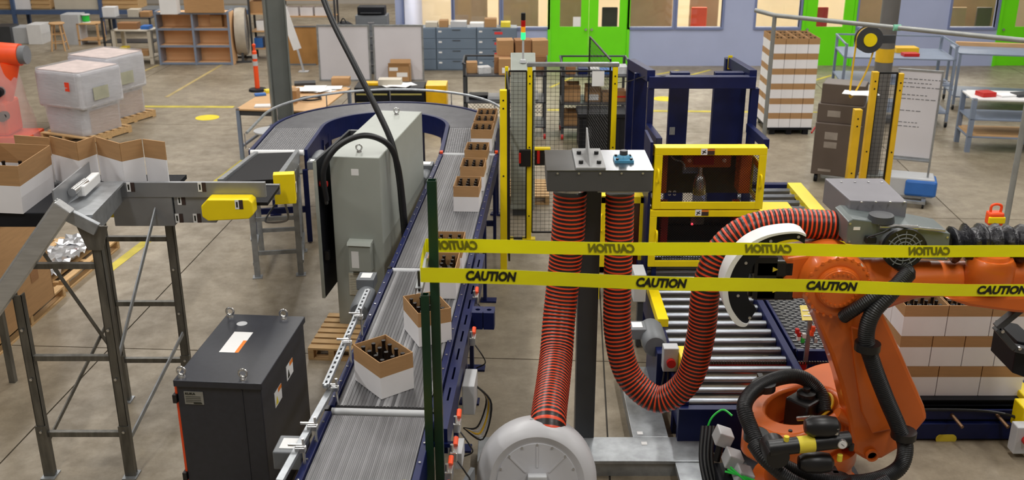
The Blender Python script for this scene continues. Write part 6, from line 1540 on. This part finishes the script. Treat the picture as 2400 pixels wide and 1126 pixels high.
for (u, w_, h_, mm, lb) in ((1012, .3, .12, CREAM, 'cream parts box on the drawer cabinets beneath the first window'), (1040, .22, .16, KRAFT, 'kraft box on the drawer cabinets by plastic bags'), (1075, .4, .14, GREYLT, 'clear plastic bag pile on the drawer cabinets'), (1118, .35, .1, WHITE, 'white paper pile on the drawer cabinets'), (1150, .3, .2, KRAFT, 'tan carton on the drawer cabinets near the end'), (1185, .24, .12, STICKY, 'yellow tray at the end of the drawer cabinets')):
    x = W(u, 55, 25.7).x; box_thing(lb, (x, 25.72, 1.061), (w_, .3, h_), 0, mm, 'cabinet_top_box', False)
# ---- plywood workbench with papers beside the column
BX, BY_ = -3.92, 18.3
t = cart('workbench', 'plywood workbench with grey legs behind the H column', 'table', (BX, BY_, 0), R(-7), 1.5, 2.0, .92, (.92,), BLUGREY, False, PLY, leg=.06)
for x in (-1, 1): MB().bar((x * .7, -.95, .25), (x * .7, .95, .25), .04, .04).build('stretcher', BLUGREY, t)
MB().bb(-.72, .72, -.97, -.93, .8, .89).build('apron', GREYDK, t)
def sheets(u, v, z, n, label, sp=.2, seed=1, yc=None):
    random.seed(seed); p = F(u, v, z) if yc is None else Vector((W(u, v, yc).x, yc, z)); t = thing('paper_sheets', label, 'paper', (p.x, p.y, z))
    for k in range(n): MB().box((random.uniform(-sp, sp), random.uniform(-sp * .7, sp * .7), .002 + k * .004), (.42, .3, .003), random.uniform(-.6, .6)).build('sheet', PAPER, t)
sheets(742, 212, .921, 11, 'spread white drawings lying on the plywood workbench', .24, 2)
def onb(u, v, d, m, label, name='carton', rz=0., cat='box', op=False): p = F(u, v, .921); return box_thing(label, (p.x, p.y, .921), d, rz, m, name, False, cat, open_=op)
onb(690, 238, (.16, .3, .22), KRAFT, 'small kraft box against the column on the workbench'); onb(800, 199, (.34, .22, .15), KRAFT, 'kraft box at the far end of the workbench')
onb(715, 198, (.4, .24, .05), GREYDK, 'dark flat folder on the workbench', 'folder', .2, 'folder'); onb(622, 250, (.36, .2, .03), WHITE, 'white tray on the near end of the workbench', 'tray', .1, 'tray')
onb(640, 215, (.3, .16, .05), STICKY, 'yellow packet on the workbench beside the column', 'packet', .5, 'packet'); onb(610, 224, (.2, .12, .04), BLUE, 'small blue packet at the edge of the workbench', 'packet', .4, 'packet')
q = F(728, 234, .925); tag(MB().tube([(q.x + .19 * math.cos(k * .35), q.y + .16 * math.sin(k * .35), .937 + .0006 * k) for k in range(40)], .013, 6).build('cable_coil', RUB, None, True), 'coil of black cable lying on the workbench drawings', 'cable')
# tool cabinet with yellow drawers
p = Vector((F(905, 252).x * .86, 19.4, 0)); zt = .82; TCY = p.y + .5
t = thing('tool_cabinet', 'black tool cabinet with yellow drawer edges behind the curve', 'cabinet', (p.x, p.y + .5, 0)); MB().bb(-.75, .6, -.3, .3, 0, zt).build('body', BLKM, t, bevel=.008)
for c_ in range(2):
    for k in range(4):
        x0 = -.73 + c_ * .67; d = MB().bb(x0, x0 + .64, -.315, -.3, .06 + k * .17, .2 + k * .17).build('drawer', BLKM, t, bevel=.004); MB().bb(x0 + .02, x0 + .62, -.325, -.315, .17 + k * .17, .2 + k * .17).build('drawer_pull', mat('olive_yellow', s2l(170, 160, 90), .5), d)
q = p; box_thing('yellow plastic case standing at the end of the black tool cabinet', (p.x + .83, p.y + .55, 0), (.4, .5, .84), 0, mat('amber_yellow', s2l(250, 190, 10), .4), 'yellow_case', False, 'case')
clutter(872, 196, zt + .001, (.3, .2, .05), mat('amber_yellow', (1, .6, 0)), 'yellow flat tray on the black tool cabinet', 'tray', cat='tray', yc=TCY); clutter(915, 200, zt + .001, (.45, .25, .12), CREAM, 'cream toolbox on the black tool cabinet', 'toolbox', cat='toolbox', yc=TCY)
sheets(935, 208, zt + .001, 6, 'white papers on the black tool cabinet', .12, 5, TCY - .08)
# ---- steel carts behind the fence
def mesh_side(t, L, Wd, z0, z1):
    mb = MB()
    for sx in (-1, 1):
        for k in range(int(Wd / .06) * 2):
            s = -Wd / 2 + k * .06
            mb.bar((sx * L / 2, s, z0), (sx * L / 2, min(Wd / 2, s + .3), z0 + min(.3, Wd / 2 - s)), .005, .005) if s < Wd / 2 - .02 else None
    for k in range(int(L / .07)):
        s = -L / 2 + k * .07; e = min(L / 2, s + (z1 - z0)); mb.bar((s, Wd / 2, z0), (e, Wd / 2, z0 + e - s), .006, .006); s2 = L / 2 - k * .07; e2 = max(-L / 2, s2 - (z1 - z0)); mb.bar((s2, Wd / 2, z0), (e2, Wd / 2, z0 + s2 - e2), .006, .006)
    stuff(mb.build('mesh_wall', GREYDK, t))
p = F(1183, 345); ct = cart('mesh_cart', 'dark steel mesh cart stacked with kraft cartons under the tower light', 'cart', (p.x, p.y + .95, 0), 0, 1.55, .8, 1.22, (.25, .72, 1.22), GREYDK, True, None, .22, castm=RED)
mesh_side(ct, 1.55, .8, .3, .7); cyx, cyy = p.x, p.y + .95
for i, (dx, dy, w_, h_, z, lb) in enumerate(((-.05, -.05, .3, .3, 1.221, 'at the front of the carton pile on the mesh cart'), (.28, .05, .34, .3, 1.221, 'at the middle of the carton pile on the mesh cart'), (.62, .05, .3, .3, 1.221, 'at the gate end of the carton pile on the mesh cart'), (.0, .12, .3, .28, 1.522, 'upper one beside the tower light pole on the pile'), (.33, .12, .3, .28, 1.522, 'upper one in the middle of the carton pile'), (.64, .12, .3, .28, 1.522, 'upper one at the pile end away from the whiteboard'))):
    box_thing('kraft carton ' + lb, (cyx + dx, cyy + dy, z), (w_, .32, h_), .03 * i, KRAFT if i % 2 else KRAFTD, 'stock_carton', True, 'carton')
c = box_thing('small kraft carton with white label at the front of the mesh cart', (cyx - .0, cyy - .3, 1.221), (.22, .18, .3), 0, KRAFT, 'stock_carton', False, 'carton'); MB().bb(-.05, .09, -.094, -.09, .04, .14).build('shipping_label', PAPER, c)
c = box_thing('short kraft carton by plastic bags on the mesh cart', (cyx - .62, cyy - .1, 1.221), (.2, .2, .2), .1, KRAFT, 'stock_carton', True, 'carton')
box_thing('clear bag of fittings beside the short carton on the mesh cart', (cyx - .4, cyy - .15, 1.221), (.24, .22, .12), .3, mat('clear_bag', s2l(210, 212, 214), .2, 0, .15, 20), 'plastic_bag', False, 'bag')
for (dx, h_, mm, lb) in ((-.5, .08, BLKM, 'black flat tray on the middle shelf of the carton cart'), (-.2, .06, GREYLT, 'coiled grey hose pack on the middle shelf of the carton cart'), (.45, .12, WHITE, 'white box on the middle shelf of the carton cart')):
    box_thing(lb, (cyx + dx, cyy - .05, .721), (.36, .3, h_), 0, mm, 'cart_tray', False, 'tray')
p = F(1395, 340); ct = cart('mesh_cart', 'dark steel mesh cart of opened cartons behind the gate', 'cart', (p.x, p.y + .75, 0), 0, 1.25, .8, 1.22, (.25, .7, 1.22), GREYDK, True, None, .22, castm=RED); mesh_side(ct, 1.25, .8, .3, .68); mx, my = p.x, p.y + .75
for i, (dx, w_, h_, mm, op, lb) in enumerate(((-.42, .32, .24, KRAFT, True, 'open kraft box of bagged parts on the middle shelf behind the gate'), (-.02, .3, .2, KRAFT, True, 'open kraft box with white label on the middle shelf behind the gate'), (.25, .2, .17, KRAFT, False, 'small closed kraft box on the middle shelf behind the gate'), (.48, .22, .2, KRAFTD, False, 'kraft box with red tape on the middle shelf behind the gate'))):
    c = box_thing(lb, (mx + dx, my - .1, .701), (w_, .3, h_), 0, mm, 'parts_box', True, 'box', open_=op)
    if i == 1: MB().bb(-.1, .1, -.154, -.15, .03, .14).build('white_label', PAPER, c)
    if i == 3: MB().bb(-.11, .11, -.154, -.15, .08, .11).build('red_tape', RED, c)
box_thing('open kraft box on the bottom shelf behind the gate', (mx - .35, my - .1, .251), (.5, .4, .16), 0, KRAFT, 'parts_box', True, 'box', open_=True)
for (dx, w_, h_, mm, lb) in ((-.45, .18, .14, KRAFTD, 'small kraft box on the top of the cart behind the gate'), (-.22, .18, .1, NAVY, 'dark blue bag on the cart behind the gate'), (0., .18, .1, WHITE, 'white helmet bag on the cart behind the gate'), (.25, .3, .07, BLUE, 'flat blue cloth on the cart behind the gate'), (.5, .2, .14, mat('clear_bag', (.8, .8, .8)), 'clear parts bag on the cart behind the gate')):
    box_thing(lb, (mx + dx, my - .1, 1.221), (w_, .3, h_), 0, mm, 'cart_item', False, 'item')
p = F(1408, 352); t = thing('black_tote', 'large black plastic tote between the gate and the navy frame', 'bin', (p.x, p.y + .05, 0))
MB().bb(-.42, .42, -.3, .3, .05, .7).build('shell', BLKM, t, bevel=.03); MB().bb(-.45, .45, -.33, .33, .66, .74).build('rim', BLKM, t, bevel=.015); MB().bb(-.36, -.2, -.306, -.3, .3, .5).build('sticker', GREYDK, t)
for k in range(4): MB().bb(-.36 + k * .2, -.3 + k * .2, -.32, -.3, .08, .64).build('rib', BLKM, t, bevel=.006)
for x in (-.3, .3): MB().bb(x - .05, x + .05, -.25, .25, 0, .05).build('foot', BLKM, t)
# low bench seen inside the curve
p = F(1030, 320); cart('low_bench', 'low pale green topped bench inside the conveyor curve', 'bench', (-1.55, 15.0, 0), 0, .9, .4, .5, (.5,), GREYMID, False, mat('pale_green_top', s2l(150, 176, 150), .5))

# ---- far carton stack at the right
p = F(1797, 316); q = F(1900, 316); FW = (q.x - p.x) / 4
t = thing('plastic_pallet', 'dark pallet on feet under the tall white carton stack', 'pallet', (p.x, p.y, 0))
MB().bb(0, FW * 4, -.02, 1.05, .1, .14).build('deck', BLKM, t)
for x in (.05, FW * 2 - .05, FW * 4 - .15):
    for y in (.02, .5, .92): MB().bb(x, x + .1, y, y + .1, 0, .1).build('foot', BLKM, t)
FH = (W(1800, 90, p.y).z - .141) / 6
fc = carton_mesh(.30, FW - .006, FH - .002, .4).build('far_carton', [KRAFT, WHITEC]); f1_ = [True]
for lay in range(6):
    nm = ('bottom', 'second', 'third', 'fourth', 'fifth', 'top')[lay]
    for i in range(4):
        for j in range(3):
            o = fc if f1_[0] else fc.copy()
            if not f1_[0]: COL.objects.link(o)
            f1_[0] = False
            sh_ = random.uniform(-.012, .012)
            o.location = (p.x + (i + .5) * FW + sh_ * .2, p.y + .16 + j * .31, .141 + lay * FH); tag(o, 'kraft rimmed carton in %s layer of far stack, %s from pipe post, %s row' % (nm, ORD[i], ORD[j].replace('nearest', 'front')), 'carton', 'far stack cartons, %s layer' % nm)
mb = MB()
for lay_i in range(4):
    for j in range(3):
        for a in range(3):
            for b2 in range(4): mb.lathe([(.012, 0), (.03, 0), (.03, .16), (.012, .2), (.012, .25)], 6, (p.x + (lay_i + .5) * FW + (a - 1) * .07, p.y + .16 + j * .31 + (b2 - 1.5) * .068, .141 + 5 * FH + .012))
stuff(tag(mb.build('bottle_tops', GLASSB), 'dark bottles packed in the top cartons of the far stack', 'bottle'))
# inner core carrying the upper layers
# ---- cage carts, tool chest, reel, whiteboard stand, tables
p = F(2030, 300)
cg = cart('cage_cart', 'blue grey steel cage cart behind the round column', 'cart', (F(2105, 300).x, F(2105, 290).y + .4, 0), R(-8), 2.1, 1.2, 1.35, (.3, .85, 1.35), BLUGREY, True, None, .25)
CGY = F(2105, 290).y + .4
clutter(2118, 142, 1.351, (.45, .3, .1), YELD, 'yellow wrapped packs on top of the cage cart', 'pack', cat='pack', yc=CGY + .1); clutter(2130, 152, 1.351, (.3, .2, .06), RED, 'red pack lying on top of the cage cart', 'pack', cat='pack', yc=CGY - .35)
p = F(2330, 265); cart('steel_cart', 'blue grey steel cart standing behind the white topped work table', 'cart', (p.x + .3, p.y + .6, 0), R(-12), 2.0, 1.1, 1.2, (.3, 1.2), BLUGREY, True)
MB().bb(-.9, .9, .4, .5, 1.2, 1.28).build('wood_edge', PLY, bpy.data.objects['steel_cart'])
p = F(1968, 440); t = thing('tool_chest', 'brown steel rolling tool chest behind the yellow posts', 'cabinet', (p.x + .05, p.y + .45, 0), R(-24))
MB().bb(-.36, .36, -.3, .3, .14, 1.0).build('lower_chest', BROWNT, t, bevel=.01); MB().bb(-.36, .36, -.24, .28, 1.0, 1.3).build('middle_chest', BROWNT, t, bevel=.01); MB().bb(-.33, .33, -.2, .26, 1.3, 1.62).build('upper_chest', BROWNT, t, bevel=.01)
for (x0, x1, z0, z1) in ((-.2, .0, .74, .86), (-.2, .0, .6, .7), (-.25, -.05, .2, .24), (-.2, .0, 1.1, 1.2)): MB().bb(x0, x1, -.304 if z1 < 1 else -.244, -.3 if z1 < 1 else -.24, z0, z1).build('label', mat('label_tan', s2l(150, 140, 130), .5), t)
for x in (-.28, .28):
    for y in (-.22, .22): MB().lathe([(0, -.025), (.065, -.025), (.065, .025), (0, .025)], 14, (x, y, .066), 'X').build('caster', BLKM, t, True)
MB().cyl((-.42, -.2, .8), (-.42, .2, .8), .015, 8).build('side_handle', RED, t, True)
sheets(2010, 218, 1.62, 3, 'papers lying on top of the brown tool chest', .08, 9)
p = W(2036, 92, 15.6); t = thing('hose_reel', 'black and yellow air hose reel mounted on the round column', 'reel', (p.x, 15.6, p.z))
MB().lathe([(0, -.07), (.2, -.07), (.2, -.05), (.14, -.04), (.14, .04), (.2, .05), (.2, .07), (0, .07)], 28, (0, 0, 0), 'Y').build('drum', GREYDK, t, True); MB().lathe([(0, -.09), (.1, -.09), (.1, -.07), (0, -.07)], 22, (0, 0, 0), 'Y').build('hub', YEL, t, True); MB().lathe([(.14, -.04), (.18, -.04), (.18, .04), (.14, .04)], 28, (0, 0, 0), 'Y').build('hose_winding', YELD, t, True)
MB().bb(.12, .4, -.02, .04, -.06, .06).build('bracket', GREYDK, t)
MB().tube(spline([(-.18, 0, -.02), (-.19, .0, -.5), (-.17, 0, -.9), (.02, 0, -.5), (.1, 0, -.14)], 8), .014, 6).build('hose', YELD, t, True)
# whiteboard on a rolling stand
a, bq = F(2090, 462), F(2205, 468); yw = 15.1
x0, x1 = W(2106, 260, yw).x, W(2206, 260, yw - .3).x
t = thing('rolling_whiteboard', 'written whiteboard on a rolling stand beside the yellow fence', 'whiteboard', ((x0 + x1) / 2, yw, 0), R(-22)); w2 = (x1 - x0) / 2 * 1.12
z0, z1 = .72, W(2160, 168, yw).z
MB().bb(-w2, w2, -.015, .015, z0, z1).build('surface', BOARD, t)
for (a_, b_, c_, d_) in ((-w2, w2, z1, z1 + .03), (-w2, w2, z0 - .03, z0), (-w2 - .03, -w2, .12, z1 + .03), (w2, w2 + .03, .12, z1 + .03)): MB().bb(a_, b_, -.022, .022, c_, d_).build('frame_rail', GALV, t)
mb = MB(); random.seed(21)
for k in (0, 1, 2, 4, 5, 8, 11, 12):
    z = z1 - .12 - k * .06; x = -w2 + .06
    while x < -w2 + random.uniform(.25, .75) * (1.6 if k < 3 else 1): wd = random.uniform(.02, .07); mb.bb(x, x + wd, -.018, -.0155, z, z + .012); x += wd + .02
stuff(mb.build('handwriting', mat('marker_grey', s2l(120, 120, 126), .6), t))
MB().bb(-w2, w2, -.09, -.02, z0 - .05, z0 - .03).build('pen_tray', GALV, t)
for y in (-.28, .28): MB().bb(-w2 - .03, w2 + .03, y - .03, y + .03, .07, .11).build('base_rail', GALV, t)
for x in (-w2, w2):
    MB().bb(x - .03, x + .03, -.3, .3, .08, .12).build('base_foot', GALV, t)
    for y in (-.27, .27): MB().lathe([(0, -.015), (.04, -.015), (.04, .015), (0, .015)], 12, (x, y, .041), 'X').build('caster', BLKM, t, True)
p = F(2142, 462, .12); t = thing('blue_crate', 'white crate of blue bags on the rolling stand base', 'crate', (p.x, p.y + .18, .121), R(-18)); MB().bb(-.32, .32, -.2, .2, 0, .3).build('crate', GREYLT, t, bevel=.02); MB().bb(-.1, .36, -.23, .16, .02, .28).build('blue_bag', BLUE, t, bevel=.04)
# work table at the right edge
p = F(2345, 385); t = cart('work_table', 'white topped grey work table with lower wooden shelf', 'table', (F(2370, 370).x, F(2370, 350).y + .1, 0), R(-8), 1.25, .8, .98, (.3, .62, .98), BLUGREY, False, WHITE, leg=.08)
MB().bb(-.6, .6, -.38, .38, .301, .32).build('shelf_liner', PLY, t)
wx, wy = F(2370, 370).x, F(2370, 350).y + .1
for (dx, w_, h_, mm, lb) in ((-.35, .26, .08, RED, 'red rag on the white topped work table'), (.0, .3, .03, PAPER, 'white document on the white topped work table'), (.3, .3, .05, GREYDK, 'dark tool roll on the white topped work table')):
    box_thing(lb, (wx + dx, wy - .05, .981), (w_, .25, h_), .2, mm, 'table_item', False, 'item')
# emergency lamp post behind the robot arm
p = W(2332, 505, 9.9); t = thing('warning_beacon_post', 'orange and yellow tagged lockout station on a grey post behind the robot', 'post', (p.x, 9.9, 0))
MB().bb(-.07, .07, -.05, .05, 0, p.z - .08).build('post', GREYLT, t, bevel=.01); MB().bb(-.075, .075, -.06, .06, p.z - .1, p.z + .04).build('red_case', ORSAFE, t, bevel=.02); MB().bb(-.085, .085, -.07, -.04, p.z - .07, p.z).build('yellow_tag', YEL, t, bevel=.01)
MB().tube(spline([(-.05, 0, p.z + .03), (-.05, 0, p.z + .1), (.0, 0, p.z + .12), (.05, 0, p.z + .1), (.05, 0, p.z + .03)], 5), .014, 8).build('carry_handle', ORSAFE, t, True)
